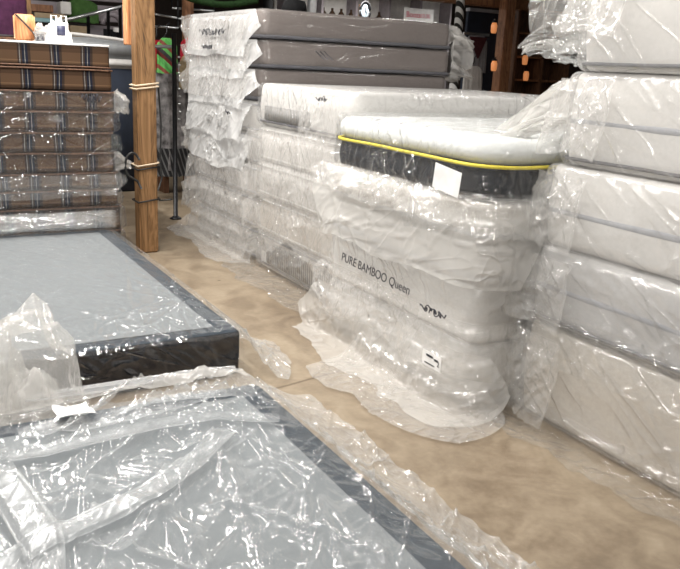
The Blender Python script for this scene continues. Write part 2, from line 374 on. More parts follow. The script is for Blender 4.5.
# ------------------------------------------------------------------ mattress builder
def perim(hx, hy, r, res, counts=None):
    """Rounded rectangle, counter-clockwise from (-hx, hy): sides x-, y-, x+, y+. Returns points, normals, arc length."""
    P, Nn = [], []
    cs = [(-1, 1, -1, -1), (-1, -1, 1, -1), (1, -1, 1, 1), (1, 1, -1, 1)]
    nrm = [(-1, 0), (0, -1), (1, 0), (0, 1)]
    lens = [2 * hy, 2 * hx, 2 * hy, 2 * hx]
    for i in range(4):
        a, b = np.array(cs[i][:2]) * [hx, hy], np.array(cs[i][2:]) * [hx, hy]
        d = (b - a) / np.linalg.norm(b - a); a2, b2 = a + d * r, b - d * r
        n = max(3, int(lens[i] / res[i])) if counts is None else counts[i]
        for t in np.linspace(0, 1, n): P.append(a2 + (b2 - a2) * t); Nn.append(nrm[i])
        n0, n1 = np.array(nrm[i], float), np.array(nrm[(i + 1) % 4], float); c = b - d * r - n0 * r
        for k in range(1, 6):
            t = k / 6 * math.pi / 2; q = n0 * math.cos(t) + n1 * math.sin(t); P.append(c + q * r); Nn.append(q)
    P, Nn = np.array(P), np.array(Nn, float)
    s = np.concatenate([[0], np.cumsum(np.linalg.norm(np.diff(P, axis=0), axis=1))])
    return P, Nn, s

def counts_for(hx, hy, res): return [max(3, int(l / r)) for l, r in zip([2 * hy, 2 * hx, 2 * hy, 2 * hx], res)]

def slab(name, cx, cy, hx, hy, z0, z1, mat, parent, r=.07, er=.03, bulge=.012, res=(.05, .08, .2, .2), seed=0, wav=.004, tuft=0., disp=None, topclosed=True, zres=.02):
    """Soft rounded box. disp(s, z, side_xy, nrm) may add outward displacement on the sides."""
    cnt = counts_for(hx, hy, res)
    er = min(er, (z1 - z0) * .45)
    prof = [(min(hx, hy) * .98, z0), (.25, z0), (er, z0)]
    for k in range(1, 4): t = k / 4 * math.pi / 2; prof.append((er * (1 - math.sin(t)), z0 + er * (1 - math.cos(t))))
    nz = max(2, int((z1 - z0 - 2 * er) / zres))
    for t in np.linspace(0, 1, nz): prof.append((-bulge * math.sin(math.pi * t), z0 + er + (z1 - z0 - 2 * er) * t))
    for k in range(1, 4): t = k / 4 * math.pi / 2; prof.append((er * (1 - math.cos(t)), z1 - er * (1 - math.sin(t))))
    prof.append((er, z1))
    ins = [er + .03, er + .08, .18, .26, .36, .48, .6, min(hx, hy) * .98] if topclosed else [.25, min(hx, hy) * .98]
    for i in ins:
        if i <= min(hx, hy) * .98 and i > prof[-1][0]: prof.append((i, z1))
    cols = []
    P0, N0, s0 = perim(hx, hy, r, res, cnt)
    for inset, z in prof:
        d = max(inset, -.05); rr = max(.01, min(r - min(d, r - .012) if d > 0 else r - d, hx - d - 1e-3, hy - d - 1e-3))
        P, _, _ = perim(hx - d, hy - d, rr, res, cnt)
        cols.append(np.column_stack([P, np.full(len(P), z)]))
    V = np.stack(cols, 1); nu, nv = V.shape[:2]
    S = np.repeat(s0[:, None], nv, 1); Zz = V[..., 2]
    side = np.clip((.5 - np.abs((Zz - (z0 + z1) / 2) / (z1 - z0))) / .12, 0, 1)
    ontop = np.array([i > er + .001 for i, _ in prof])
    D = wav * noise(S * 5, Zz * 8, seed * 1.7)
    if disp is not None: D = disp(S, Zz, V[..., 0] + cx, V[..., 1] + cy)
    D = D * side * (~ontop)[None]
    V[..., :2] += N0[:, None] * D[..., None]
    if tuft:
        tp = ontop & (np.array([z for _, z in prof]) >= z1 - 1e-6)
        X_, Y_ = V[:, tp, 0], V[:, tp, 1]
        V[:, tp, 2] += tuft * (noise(X_ * 4, Y_ * 4, seed) - .4)
    V[..., 0] += cx; V[..., 1] += cy
    return mk(name, V.reshape(-1, 3), gridfaces(nu, nv, True), mat, parent)

def piping(name, cx, cy, hx, hy, z, mat, parent, r=.07, t=.008):
    P, _, s = perim(hx, hy, r, (.08, .08, .2, .2))
    w = .004 * noise(s * 3, z * 5)
    return mk(name, *tube(np.column_stack([P[:, 0] + cx, P[:, 1] + cy, z + w]), t, 6, True), mat, parent)

def wrap(parent, cx, cy, hx, hy, z0, z1, seed, mat, amp=1., nf=60, ang=.5, sd=.7, res=(.012, .03, .15, .15), sag=.02, top=False, r=.08, name='plastic_wrap'):
    per = 2 * hy
    def disp(s, z, x, y):
        t = z - z0
        d = .008 + .008 * noise(s * 3, t * 4, seed) + .010 * np.maximum(0, ridged(s * 2.5 + t * 5, t * 5 - s * 2, seed + 9) - .75) * 2
        d += folds(s, t, nf, seed, (-.05, per + .1), (0, z1 - z0), (.05, .3), (.003, .009), (.005, .016), ang, sd)
        d += folds(s, t, nf // 2, seed + 50, (per, per + 2 * hx), (0, z1 - z0), (.08, .4), (.006, .014), (.005, .016), ang, sd)
        d += sag * np.exp(-((t - .06) / .06) ** 2) * (.5 + noise(s * 3, 0, seed + 3))
        return np.clip(d * amp, -.002, .032)
    return slab(name, cx, cy, hx, hy, z0, z1, mat, parent, r=r, er=.025, bulge=.0, res=res, disp=disp, topclosed=top, zres=.011)

def sheet(name, S, T, V, mat, parent, extra=None):
    nu, nv = S.shape
    return mk(name, V.reshape(-1, 3), gridfaces(nu, nv), mat, parent)

def flap(parent, x, y0, y1, ztop, length, seed, mat, out=.05, wave=.03, floor=.012, ragged=.45, name='plastic_flap', nf=40, ang=1.2, sd=.5, spread=.25, near=None, farc=None, rc=.08, swap=False):
    """Loose end of a bag hanging down the aisle face from ztop; what reaches the floor lies on it."""
    nu, nv = max(12, int((y1 - y0) / .012)), max(8, int(length / .012))
    u, v = np.meshgrid(np.linspace(0, 1, nu), np.linspace(0, 1, nv), indexing='ij')
    s = y0 + (y1 - y0) * u
    edge = 1 + ragged * (noise(u * 2.6 * (y1 - y0), seed * 1.3, 2.) + .18 * noise(u * 8 * (y1 - y0), seed * .7, 5.)) - ragged * .3
    edge *= np.clip(np.minimum(u, 1 - u) / .12 + .35, 0, 1)
    t = v * length * edge
    z = ztop - t
    o = out * np.clip(v * 6, .25, 1) + spread * .12 * v
    o = o + wave * v * (.6 + noise(s * 6 + v * .8, v * .6, seed)) + .3 * wave * (ridged(s * 9 + v, v * .7, seed + 4) - .6) * np.clip(v * 3, 0, 1)
    o = o + folds(s, t, nf, seed, (y0, y1), (0, length), (.05, .25), (.003, .008), (.005, .016), ang, sd)
    o = np.maximum(o, .044)
    below = np.clip(floor + .004 + .012 * np.abs(noise(s * 12, t * 9, seed)) - z, 0, None)
    z = np.where(below > 0, floor + .012 * np.abs(noise(s * 12, t * 9, seed)) + .012 * folds(s, t, 25, seed + 8, (y0, y1), (0, length), (.05, .2), (.004, .01), (.6, 1.), ang, 1.), z)
    z = np.maximum(z, .006)
    o = o + below * .9
    sy = s + (u - .5) * .08 * v * spread * 4 + .012 * noise(s * 4, v * 2, seed + 7) * v
    X, Yy, nx, ny = np.full_like(sy, x), sy.copy(), np.full_like(sy, -1.), np.zeros_like(sy)
    for sg, yc in ((-1, near), (1, farc)):
        if yc is None: continue
        e = (sy - (yc - sg * rc)) * sg; a_ = np.clip(e / rc, 0, math.pi / 2); st_ = np.maximum(e - rc * math.pi / 2, 0)
        m = e > 0
        X = np.where(m, x + rc * (1 - np.cos(a_)) + st_, X); Yy = np.where(m, yc - sg * rc + sg * rc * np.sin(a_), Yy)
        nx = np.where(m, -np.cos(a_), nx); ny = np.where(m, sg * np.sin(a_), ny)
    V = np.stack([X + nx * o, Yy + ny * o, z], -1)
    if swap: V = V[..., [1, 0, 2]]
    return sheet(name, s, t, V, mat, parent)

def sock(parent, face_c, w, h, d, L, droop, seed, mat, name='bag_tail', pinch=.25, amp=.03, flat=.12, up=.0, nu=150, nv=60):
    """Bunched open end of a bag sticking out of an end face. face_c: centre; w across, h high; d: horizontal direction."""
    d = np.array([*d, 0.]); d /= np.linalg.norm(d); a = np.array([-d[1], d[0], 0.])
    th, v = np.meshgrid(np.linspace(0, 2 * math.pi, nu, endpoint=False), np.linspace(0, 1, nv), indexing='ij')
    ex = .45
    cx_, cz_ = np.sign(np.cos(th)) * np.abs(np.cos(th)) ** ex, np.sign(np.sin(th)) * np.abs(np.sin(th)) ** ex
    k = v ** .8
    ww = w / 2 * (1 - (1 - pinch) * k); hh = h / 2 * (1 - (1 - flat) * np.minimum(1, k * 1.15))
    env = np.clip(v * 4, 0, 1)
    rr = 1 + env * (.35 * noise(np.cos(th) * 2.6, np.sin(th) * 2.6 + v * 1.1, seed) )
    rad = amp * env * (noise(np.cos(th) * 7, np.sin(th) * 7, seed + v * 1.5) + .7 * (ridged(th * 4, v * 2.5, seed + 3) - .7))
    A_ = cx_ * ww * rr + np.cos(th) * rad; Zz = cz_ * hh * rr + np.sin(th) * rad
    Lv = L * v * (1 + .3 * noise(np.cos(th) * 2.5, np.sin(th) * 2.5, seed + 6) * v)
    Zz = Zz - droop * v ** 1.7 + up * v
    f = folds(th, v * 1.5, 45, seed, (0, 6.3), (0, 1.5), (.2, .8), (.02, .06), (.006, .02), 1.57, .4) * env
    V = np.array(face_c) + d * Lv[..., None] + a * (A_ + f * np.cos(th))[..., None]
    V[..., 2] += Zz + f * np.sin(th)
    V[..., 2] = np.maximum(V[..., 2], .008)
    return mk(name, V.reshape(-1, 3), gridfaces(nu, nv, True), mat, parent)

def mattress(loc, hx, hy, z0, z1, label, cat='mattress', side='white', top=None, tape='tape', tapes=(0, 1), name='mattress', seed=1, film_mat='film_stack', group=None, body=True, wamp=1., nf=60, ang=.5, sd=.7, topcap=False, res=(.012, .03, .15, .15), wrapped=True, mid=None, mid_shade='greytape', sag=.02):
    cx, cy = loc
    root = thing(name, (cx, cy, z0), label, cat, group)
    g = .003
    if body:
        slab('ticking', cx, cy, hx - .02, hy - .02, z0 + g, z1 - g, M[side], root, er=.03 if cat == 'mattress' else .012, bulge=(.003 if side == 'greyside' else .012) if cat == 'mattress' else .002, seed=seed)
        for k in tapes:
            z = (z1 - .03) if k else (z0 + .03)
            piping('piping', cx, cy, hx - .012, hy - .012, z if side != 'greyside' else z0 + .016, M[tape], root, t=.015 if side == 'greyside' else .008)
        if mid is not None: piping('seam_shade_band', cx, cy, hx - .026, hy - .026, z0 + (z1 - z0) * mid, M[mid_shade], root, t=.024)  # wide grey band puts the soft shading along the seam into colour
    if wrapped:
        wrap(root, cx, cy, hx, hy, z0 + .001, z1 - .001, seed, M[film_mat], wamp, nf, ang, sd, res, sag=sag, top=topcap)
    return root

# ------------------------------------------------------------------ room
st = lambda o: tag(o, kind='structure')
st(mk('floor', [(-6, -3, 0), (13, -3, 0), (13, 14, 0), (-6, 14, 0)], [(0, 1, 2, 3)], M['floor'], smooth=False)).location = (0, 0, 0)
bpy.data.objects['floor'].data.transform(Matrix.Translation((3.5, 5.5, 0)))
st(mk('wall_back', *box(-6, 13, 13.5, 13.7, 0, 4), M['wall'], smooth=False))
st(mk('wall_right', *box(12.8, 13, -3, 13.5, 0, 4), M['wall'], smooth=False))
st(mk('ceiling', *box(-6, 13, -3, 13.7, 4, 4.15), M['ceiling'], smooth=False))

# ================================================================== STACK A: tall stack at the back
def stack_bounds(top_to_bottom): return list(zip(top_to_bottom[1:], top_to_bottom[:-1]))
hA = stack_bounds([1.88, 1.67, 1.46, 1.22, .98, .74, .50, .25, 0.])
labA = ['topmost grey-sided mattress of the tall back stack with black marker scrawl on its bag',
        'second mattress down in the tall back stack, taupe side with a small dark motif',
        'third mattress down in the tall back stack, taupe side just above the white mattress',
        'fourth mattress down in the tall back stack, white end bag with a scribble',
        'fifth mattress down in the tall back stack, white with bunched plastic end',
        'sixth mattress down in the tall back stack, white under a plastic frill',
        'second mattress from the floor in the tall back stack, under loose plastic',
        'bottom mattress of the tall back stack, lying on the floor by the black pole']
cyA = 6.19
for i, (z0, z1) in enumerate(hA):
    jx = [0, .012, .0, -.01, .005, -.012, .0, .01][i]
    m = mattress((2.46 + .88 + jx, cyA), .88, .69, z0, z1, labA[i], side='greyside' if i < 3 else 'white', tape='tape' if i < 3 else 'greytape', tapes=(0,) if i < 3 else (0, 1), seed=20 + i,
                 film_mat='film_side' if i < 3 else 'film_stack', group=None, nf=50, ang=1.0, res=(.014, .022, .15, .15), topcap=i == 0, wamp=.55 if i < 3 else 1.)
    xf = 2.46 + jx
    if i < 3:   # white bag end folded over the aisle face
        flap(m, xf, cyA - .655, cyA + .71, z1 - .012, (.34, .30, .30)[i], 60 + i, M['film_white'], out=.045, wave=.03, ragged=.10, nf=80, near=cyA - .70, farc=cyA + .70)
        flap(m, xf, cyA - .67, cyA + .70, z1 - .03, (.28, .22, .22)[i], 160 + i, M['film_tail'], out=.065, wave=.03, ragged=.2)
    else:
        flap(m, xf, cyA - .68, cyA + .71, z1 - .02, .30, 60 + i, M['film_white' if i < 5 else 'film_tail'], out=.05, wave=.035, ragged=.2, nf=90, farc=cyA + .70)
    if i in (0, 1, 4, 6):
        sock(m, (xf + .12, cyA + .70, (z0 + z1) / 2), .55, (z1 - z0) * .9, (-.35, 1), [.10, .12, 0, 0, .12, 0, .16][i], .04 + .02 * i, 80 + i, M['film_tail'], pinch=.5, flat=.4)
    if i == 3: scrawl(m, (xf - .105, 5.86, 1.115), .06, .05, 7)
    if i == 0:
        scrawl(m, (xf - .125, 6.40, 1.71), .52, .10, 3); scrawl(m, (xf - .125, 6.36, 1.60), .22, .06, 4)
    if i == 1:
        for k in range(3): mk('printed_motif', *tube([(2.87 + .035 * k, cyA - .775, 1.60), (2.95 + .035 * k, cyA - .775, 1.54)], .004, 5), M['tape'], m)
    if i == 0:
        sock(m, (2.46 + 1.74, cyA - .10, 1.64), 1.3, .46, (1, -.05), .27, .05, 91, M['film_heavy'], pinch=.85, flat=.7)
    if i == 7:
        flap(m, xf, cyA - .75, cyA + .78, .12, .34, 71, M['film_tail'], out=.06, wave=.05, ragged=.3)

# ================================================================== STACK B: second stack, white pillow-top
hB = stack_bounds([1.36, 1.06, .80, .54, .27, 0.])
labB = ['topmost white mattress with a grey striped side band, left of the yellow-piped mattress',
        'second mattress down under the one with a grey striped band',
        'third mattress down in the stack left of the yellow-piped mattress, milky plastic',
        'second from the floor in the stack left of the yellow-piped mattress, loose plastic over it',
        'bottom grey ribbed box spring on the floor, left of the yellow-piped mattress stack']
cyB, hyB = 4.77, .70
for i, (z0, z1) in enumerate(hB):
    jx = [0, .012, .0, .01, .015][i]; x0 = 2.42 + jx
    bottom = i == 4
    m = mattress((x0 + 1.01, cyB), 1.01, hyB, z0, z1, labB[i], cat='box spring' if bottom else 'mattress', name='box_spring' if bottom else 'mattress', side='cream' if i == 3 else 'white',
                 tape='tape' if i in (0, 4) else 'whitetape', tapes=(0,) if i == 0 else (0, 1), seed=120 + i, nf=55, ang=.8, topcap=i == 0, film_mat='film_clear' if i == 0 else 'film_stack')
    if i == 0:
        mk('knit_band', *box(x0 + .006, x0 + .02, cyB - .15, cyB + .56, z0 + .045, z0 + .145, .003), M['knit'], m)
        scrawl(m, (x0 - .06, cyB - .36, z1 - .06), .12, .05, 5)
        flap(m, x0, cyB - .69, cyB - .2, z1 - .03, .3, 132, M['film_tail'], out=.045, wave=.03, ragged=.35)
    if bottom:
        mk('ribbed_panel', *box(x0 + .004, x0 + .02, cyB - .66, cyB + .5, .05, .2, .003), M['grille'], m)
        flap(m, x0, cyB - .7, cyB + .74, .07, .30, 140, M['film_clear'], out=.05, wave=.04, ragged=.4)
        flap(m, x0, cyB - .25, cyB + .70, .26, .12, 141, M['film_clear'], out=.045, wave=.03, ragged=.6)
    elif i:
        flap(m, x0, cyB - .69, cyB + .72, z1 - .02, .30 + .08 * (i == 1), 133 + i * 3, M['film_tail'], out=.05, wave=.04, ragged=.5)

# ================================================================== STACK C: yellow-piped mattress on top
cyC, hyC = 3.275, .69
hC = stack_bounds([.95, .775, .585, .30, 0.])
xC = 2.22
cyY, hyY = 3.30, .72
m = thing('mattress', (xC + 1.01, cyY, .955), 'white quilted mattress with yellow piping and black border, topmost of its stack', 'mattress')
slab('border', xC + 1.01, cyY, .99, hyY - .02, .958, 1.105, M['black'], m, r=.17, er=.02, bulge=.008)
slab('quilted_top', xC + 1.01, cyY, 1.0, hyY - .012, 1.115, 1.228, M['quilt'], m, r=.18, er=.06, bulge=.0, tuft=.03, res=(.04, .05, .1, .1), seed=3)
piping('piping', xC + 1.01, cyY, 1.003, hyY - .008, 1.112, M['yellow'], m, r=.18, t=.009)
wrap(m, xC + 1.01, cyY, 1.02, hyY, .956, 1.25, 303, M['film_clear'], .8, 90, 1.1, .5, top=True, r=.19)
flap(m, xC - .005, cyC - .88, cyC + .68, .985, .15, 310, M['film_tail'], out=.045, wave=.035, ragged=.3, nf=110, ang=1.2, near=cyY - hyY, rc=.18)
flap(m, xC - .005, cyC - .2, cyC + .5, .99, .10, 311, M['film_tail'], out=.07, wave=.02, ragged=.12, nf=40)
flap(m, xC - .005, cyC - .88, cyC - .25, 1.0, .20, 312, M['film_clear'], out=.055, wave=.05, ragged=.3, nf=80, near=cyY - hyY, rc=.18)
mk('care_card', rot(box(xC - .105, xC - .103, 2.64, 2.83, .99, 1.10, .0005)[0], (xC - .1, 2.735, 1.045), 'X', .12), box(0, 1, 0, 1, 0, 1, .001)[1], M['paper'], m, smooth=False)
labC = ['mattress directly under the yellow-piped one, cream under milky plastic', 'third mattress down below the yellow-piped one, smooth milky plastic',
        'second mattress from the floor below the yellow-piped one, black handwriting on its plastic', 'bottom mattress below the yellow-piped one, crumpled plastic spilling onto the floor']
for i, (z0, z1) in enumerate(hC):
    jx = [.0, .0, .005, .015][i]; x0 = xC + jx
    m = mattress((x0 + 1.01, cyC), 1.01, hyC, z0, z1, labC[i], side=['cream', 'white', 'white', 'white'][i], tape='greytape', tapes=(0,) if i < 2 else (), seed=320 + i,
                 nf=[25, 18, 60, 90][i], ang=.35, sd=[.3, .3, .6, .8][i], wamp=[.7, .6, .8, 1.][i], film_mat='film_heavy' if i < 2 else 'film_stack')
    if i == 2:
        text('handwriting', 'PURE BAMBOO Queen', .066, (x0 - .12, 3.26, .50), (0, -1, -.03), (0, 0, 1), M['ink'], m, .15)
        scrawl(m, (x0 - .14, 2.80, .455), .17, .05, 6)
        flap(m, x0, cyC - .88, cyC + .66, .42, .30, 331, M['film_tail'], out=.05, wave=.04, ragged=.3, nf=110, ang=.9, sd=.9, near=cyC - .69, rc=.09)
    if i == 3:
        flap(m, x0, cyC - .72, cyC + .72, .27, .44, 335, M['film_heavy'], out=.06, wave=.06, ragged=.3, nf=140, ang=.7, sd=.9, near=cyC - .69, rc=.09)
        flap(m, x0, cyC - .70, cyC + .1, .16, .46, 336, M['film_tail'], out=.11, wave=.06, ragged=.4, nf=60, ang=.7, near=cyC - .69, rc=.09)
        lb = mk('bag_label', *box(x0 - .172, x0 - .170, 2.60, 2.74, .205, .275, .0005), M['paper'], m, smooth=False); lb['label'] = 'white printed label'
        for a_, b_, c_ in ((2.66, 2.71, .252), (2.62, 2.65, .246)): mk('label_bar', *box(x0 - .1735, x0 - .1725, a_, b_, c_, c_ + .010, .0002), M['ink'], lb, smooth=False)
        text('label_print', '2', .035, (x0 - .1735, 2.618, .238), (0, -1, 0), (0, 0, 1), M['ink'], lb)
        mk('label_bar', *box(x0 - .1735, x0 - .1725, 2.645, 2.72, .217, .222, .0002), M['ink'], lb, smooth=False)
    if i == 0:
        flap(m, x0, cyC - .88, cyC + .68, z1 - .02, .36, 341, M['film_heavy'], out=.05, wave=.03, ragged=.12, nf=30, ang=.35, sd=.3, near=cyC - .69, rc=.09)
    if i == 1 and False:
        flap(m, x0, cyC + .25, cyC + .8, z1 - .03, .3, 342, M['film_tail'], out=.05, wave=.04, ragged=.3)
        flap(m, x0, cyC - 1.05, cyC - .38, z1 - .03, .4, 343, M['film_heavy'], out=.05, wave=.04, ragged=.2, near=cyC - .69, rc=.09)

# ================================================================== STACK D: right-hand stack near the camera
cyD, hyD = 1.79, .765
hD = stack_bounds([1.90, 1.525, 1.14, .785, .44, 0.])
labD = ['topmost thick white mattress of the near right stack, bunched bag end at its left', 'second mattress down in the near right stack, pointed plastic flap over the yellow-piped mattress',
        'middle mattress of the near right stack, milky plastic with a seam shaded grey', 'second mattress from the floor in the near right stack, glossy diagonal plastic folds',
        'thick bottom mattress of the near right stack, smooth tan-grey plastic reaching the floor']
xD = 2.47
for i, (z0, z1) in enumerate(hD):
    jx = [.03, .04, .02, .0, -.01][i]; x0 = xD + jx
    jy = [-.09, -.05, 0, 0, 0][i]
    m = mattress((x0 + 1.01, cyD + jy), 1.01, hyD, z0, z1, labD[i], side=['white', 'white', 'white', 'palegrey', 'cream'][i], tape='tape', mid_shade='greytape',                  tapes=[(0,), (0,), (), (0,), ()][i], mid=[None, .48, .45, .5, None][i], seed=420 + i, nf=[20, 40, 60, 80, 30][i], ang=-.6, sd=.3, wamp=[.6, .9, 1.2, 1.3, .9][i],  # dark bottom piping stands in for shade in the gaps between mattresses
                 film_mat=['film_smooth', 'film_smooth', 'film_smooth', 'film_smooth', 'film_smooth'][i], topcap=i == 0, res=(.010, .05, .15, .05))
    ye = cyD + hyD + jy
    if i == 0:
        sock(m, (x0 + .17, ye - .02, (z0 + z1) / 2 + .10), .34, .40, (-.10, 1), .34, .09, 451, M['film_tail'], pinch=.75, flat=.65, amp=.05)
        sock(m, (x0 + .22, ye - .02, z0 + .10), .4, .16, (.05, 1), .26, .02, 452, M['film_clear'], pinch=.6, flat=.4, amp=.03)
    if i == 1:
        sock(m, (x0 + .14, ye - .02, z1 - .12), .28, .22, (-.16, 1), .42, .19, 453, M['film_heavy'], pinch=.2, flat=.25, amp=.03)
        sock(m, (x0 + .3, ye - .02, z0 + .14), .5, .22, (-.1, 1), .12, .10, 454, M['film_clear'], pinch=.7, flat=.5, amp=.03)
    flap(m, x0, ye - .30, ye + .15, z1 - .03, [.25, .36, .34, .34, .42][i], 470 + i, M['film_tail'], out=.04, wave=.045, ragged=.25, nf=70, ang=1.1, farc=ye, rc=.08)
    if i in (2, 3):
        sock(m, (x0 + .18, ye - .01, (z0 + z1) / 2), .4, (z1 - z0) * .8, (-.3, 1), .10, .03, 455 + i, M['film_tail'], pinch=.8, flat=.6, amp=.03)
    if i == 3:
        flap(m, x0, cyD - .7, cyD + .7, z0 + .1, .22, 461, M['film_clear'], out=.045, wave=.03, ragged=.4, nf=70, ang=-.5, sd=.4)
    if i == 4:
        flap(m, x0, cyD - .74, cyD + .78, .12, .26, 462, M['film_clear'], out=.05, wave=.05, ragged=.4, nf=50, ang=-.4)
        sock(m, (x0 + .12, ye - .01, .2), .3, .36, (-.3, 1), .10, .06, 463, M['film_clear'], pinch=.6, flat=.5, amp=.03)

# ================================================================== beds on the left
def box_spring(x0, x1, y0, y1, z1, bw, label, seed):
    cx, cy = (x0 + x1) / 2, (y0 + y1) / 2; hx, hy = (x1 - x0) / 2, (y1 - y0) / 2
    root = thing('box_spring', (cx, cy, 0), label, 'box spring')
    slab('side_cover', cx, cy, hx, hy, .004, z1 - .004, M['bedblack'], root, r=.05, er=.02, bulge=.0, res=(.03, .03, .03, .03), seed=seed, topclosed=False)
    # border frame and centre panel on top
    def ring(a, b, za, zb, n):
        cnt = [20, 20, 20, 20]; cols = []
        for t in np.linspace(0, 1, n):
            d = a + (b - a) * t; P, _, _ = perim(hx - d, hy - d, max(.01, .05 - d), None, cnt)
            cols.append(np.column_stack([P, np.full(len(P), za + (zb - za) * t + .006 * math.sin(math.pi * t))]))
        V = np.stack(cols, 1); V[..., 0] += cx; V[..., 1] += cy; return V
    V = ring(.012, bw, z1 - .004, z1 - .002, 5); bd = mk('top_border', V.reshape(-1, 3), gridfaces(V.shape[0], V.shape[1], True), M['bedblue'], root)
    bd['label'] = 'dark blue top border'
    xs, ys = np.meshgrid(np.linspace(x0 + bw, x1 - bw, 60), np.linspace(y0 + bw, y1 - bw, 60), indexing='ij')
    zz = z1 + .001 + .003 * np.abs(noise(xs * 3, ys * 3, seed))
    tp = mk('top_panel', np.stack([xs, ys, zz], -1).reshape(-1, 3), gridfaces(60, 60), M['bedgrey'], root); tp['label'] = 'grey top panel'
    return root

ZB = .23
bed2 = box_spring(-.07, 1.45, 3.39, 5.95, ZB, .11, 'grey-topped box spring with a black front, on the floor before the plaid stack', 11)
bed1 = box_spring(-.26, 1.26, .72, 2.78, ZB, .115, 'nearest grey-topped box spring under a big creased clear sheet', 12)

# film over the farther bed
def bed_film(root, x0, x1, y0, y1, z, seed):
    nu, nv = 170, 300
    u, v = np.meshgrid(np.linspace(0, 1, nu), np.linspace(0, 1, nv), indexing='ij')
    X = x0 - .03 + (x1 + .04 - x0 + .03) * u; Yy = y0 - .035 + (y1 - y0 + .03) * v
    Z = z + .009 + .005 * noise(X * 4, Yy * 2.5, seed)
    Z += .6 * np.maximum(0, folds(X, Yy, 110, seed, (x0, x1), (y0, y1), (.1, .6), (.005, .012), (.006, .022), 1.75, .35))
    Z += .6 * np.maximum(0, folds(X, Yy, 60, seed + 1, (x0, x1), (y0, y0 + .5), (.05, .25), (.004, .009), (.006, .02), .6, .9))
    ov = np.clip((X - x1 + .0) / .05, 0, 1); Z -= ov * .03
    fr = np.clip((y0 + .01 - Yy) / .045, 0, 1); Z -= fr * (.015 + .02 * noise(X * 5, 1, seed))
    mk('plastic_cover', np.stack([X, Yy, np.maximum(Z, z - .12)], -1).reshape(-1, 3), gridfaces(nu, nv), M['film_far'], root)
    # film pulled down over the front
    nu, nv = 200, 26
    u, v = np.meshgrid(np.linspace(0, 1, nu), np.linspace(0, 1, nv), indexing='ij')
    X = x0 + (x1 - x0) * u
    d = .018 + .010 * noise(X * 6 + v, v * 2, seed + 4) + np.maximum(0, folds(X, v * .22, 60, seed + 5, (x0, x1), (0, .22), (.04, .2), (.003, .008), (.004, .014), .9, .5))
    V = np.stack([X, y0 - np.maximum(d, .012), z + .004 - (z - .012) * v], -1)
    mk('front_film', V.reshape(-1, 3), gridfaces(nu, nv), M['film_front'], root)
bed_film(bed2, -.07, 1.45, 3.39, 5.95, ZB, 31)
# loose tail of that film beside the corner, down to the floor
def spill(root, name, pts_in, pts_out, zin, seed, mat, n=(90, 40), sagp=1.6, nf=50):
    a, b = np.array(pts_in, float), np.array(pts_out, float)
    def res(P, n):
        s = np.concatenate([[0], np.cumsum(np.linalg.norm(np.diff(P, axis=0), axis=1))]); t = np.linspace(0, s[-1], n)
        return np.stack([np.interp(t, s, P[:, k]) for k in range(P.shape[1])], 1)
    A_, B_ = res(a, n[0]), res(b, n[0]); v = np.linspace(0, 1, n[1])
    XY = A_[:, None, :] + (B_ - A_)[:, None, :] * v[None, :, None]
    Z = zin * np.clip(1 - v * 1.25, 0, 1)[None, :] ** sagp + .012
    Z = Z + (.018 * np.abs(noise(XY[..., 0] * 9, XY[..., 1] * 9, seed)) + np.maximum(0, folds(XY[..., 0], XY[..., 1], nf, seed, (XY[..., 0].min(), XY[..., 0].max()), (XY[..., 1].min(), XY[..., 1].max()), (.05, .25), (.004, .012), (.01, .03), 1.2, .7))) * np.clip(v * 4, .1, 1)[None]
    XY = XY + .015 * np.stack([noise(XY[..., 0] * 10, XY[..., 1] * 10, seed + 2), noise(XY[..., 0] * 10, XY[..., 1] * 10, seed + 3)], -1) * np.clip(v * 3, 0, 1)[None, :, None]
    V = np.concatenate([XY, np.maximum(Z, .008)[..., None]], -1)
    return mk(name, V.reshape(-1, 3), gridfaces(n[0], n[1]), mat, root)
spill(bed2, 'film_spill', [(1.465, 3.95), (1.468, 3.7), (1.47, 3.40)], [(1.60, 3.98), (1.78, 3.72), (1.74, 3.42), (1.62, 3.2)], .22, 77, M['film_floor'])

# big loose sheet over the nearest bed
def ridge(X, Y, pts, w, amp, flat=0.):
    out = np.zeros_like(X); P = np.array(pts, float)
    best = np.full(X.shape, 9.)
    L = np.linalg.norm(np.diff(P, axis=0), axis=1); tot = L.sum(); acc = 0; tt = np.zeros_like(X)
    for a, b, l in zip(P[:-1], P[1:], L):
        d = (b - a) / l; t = np.clip((X - a[0]) * d[0] + (Y - a[1]) * d[1], 0, l)
        q = np.hypot(X - a[0] - t * d[0], Y - a[1] - t * d[1]); m = q < best
        best = np.where(m, q, best); tt = np.where(m, (acc + t) / tot, tt); acc += l
    e = np.sin(np.clip(tt, 0.02, .98) * math.pi) ** .5
    return amp * e * np.exp(-np.maximum(best - flat, 0) / w)

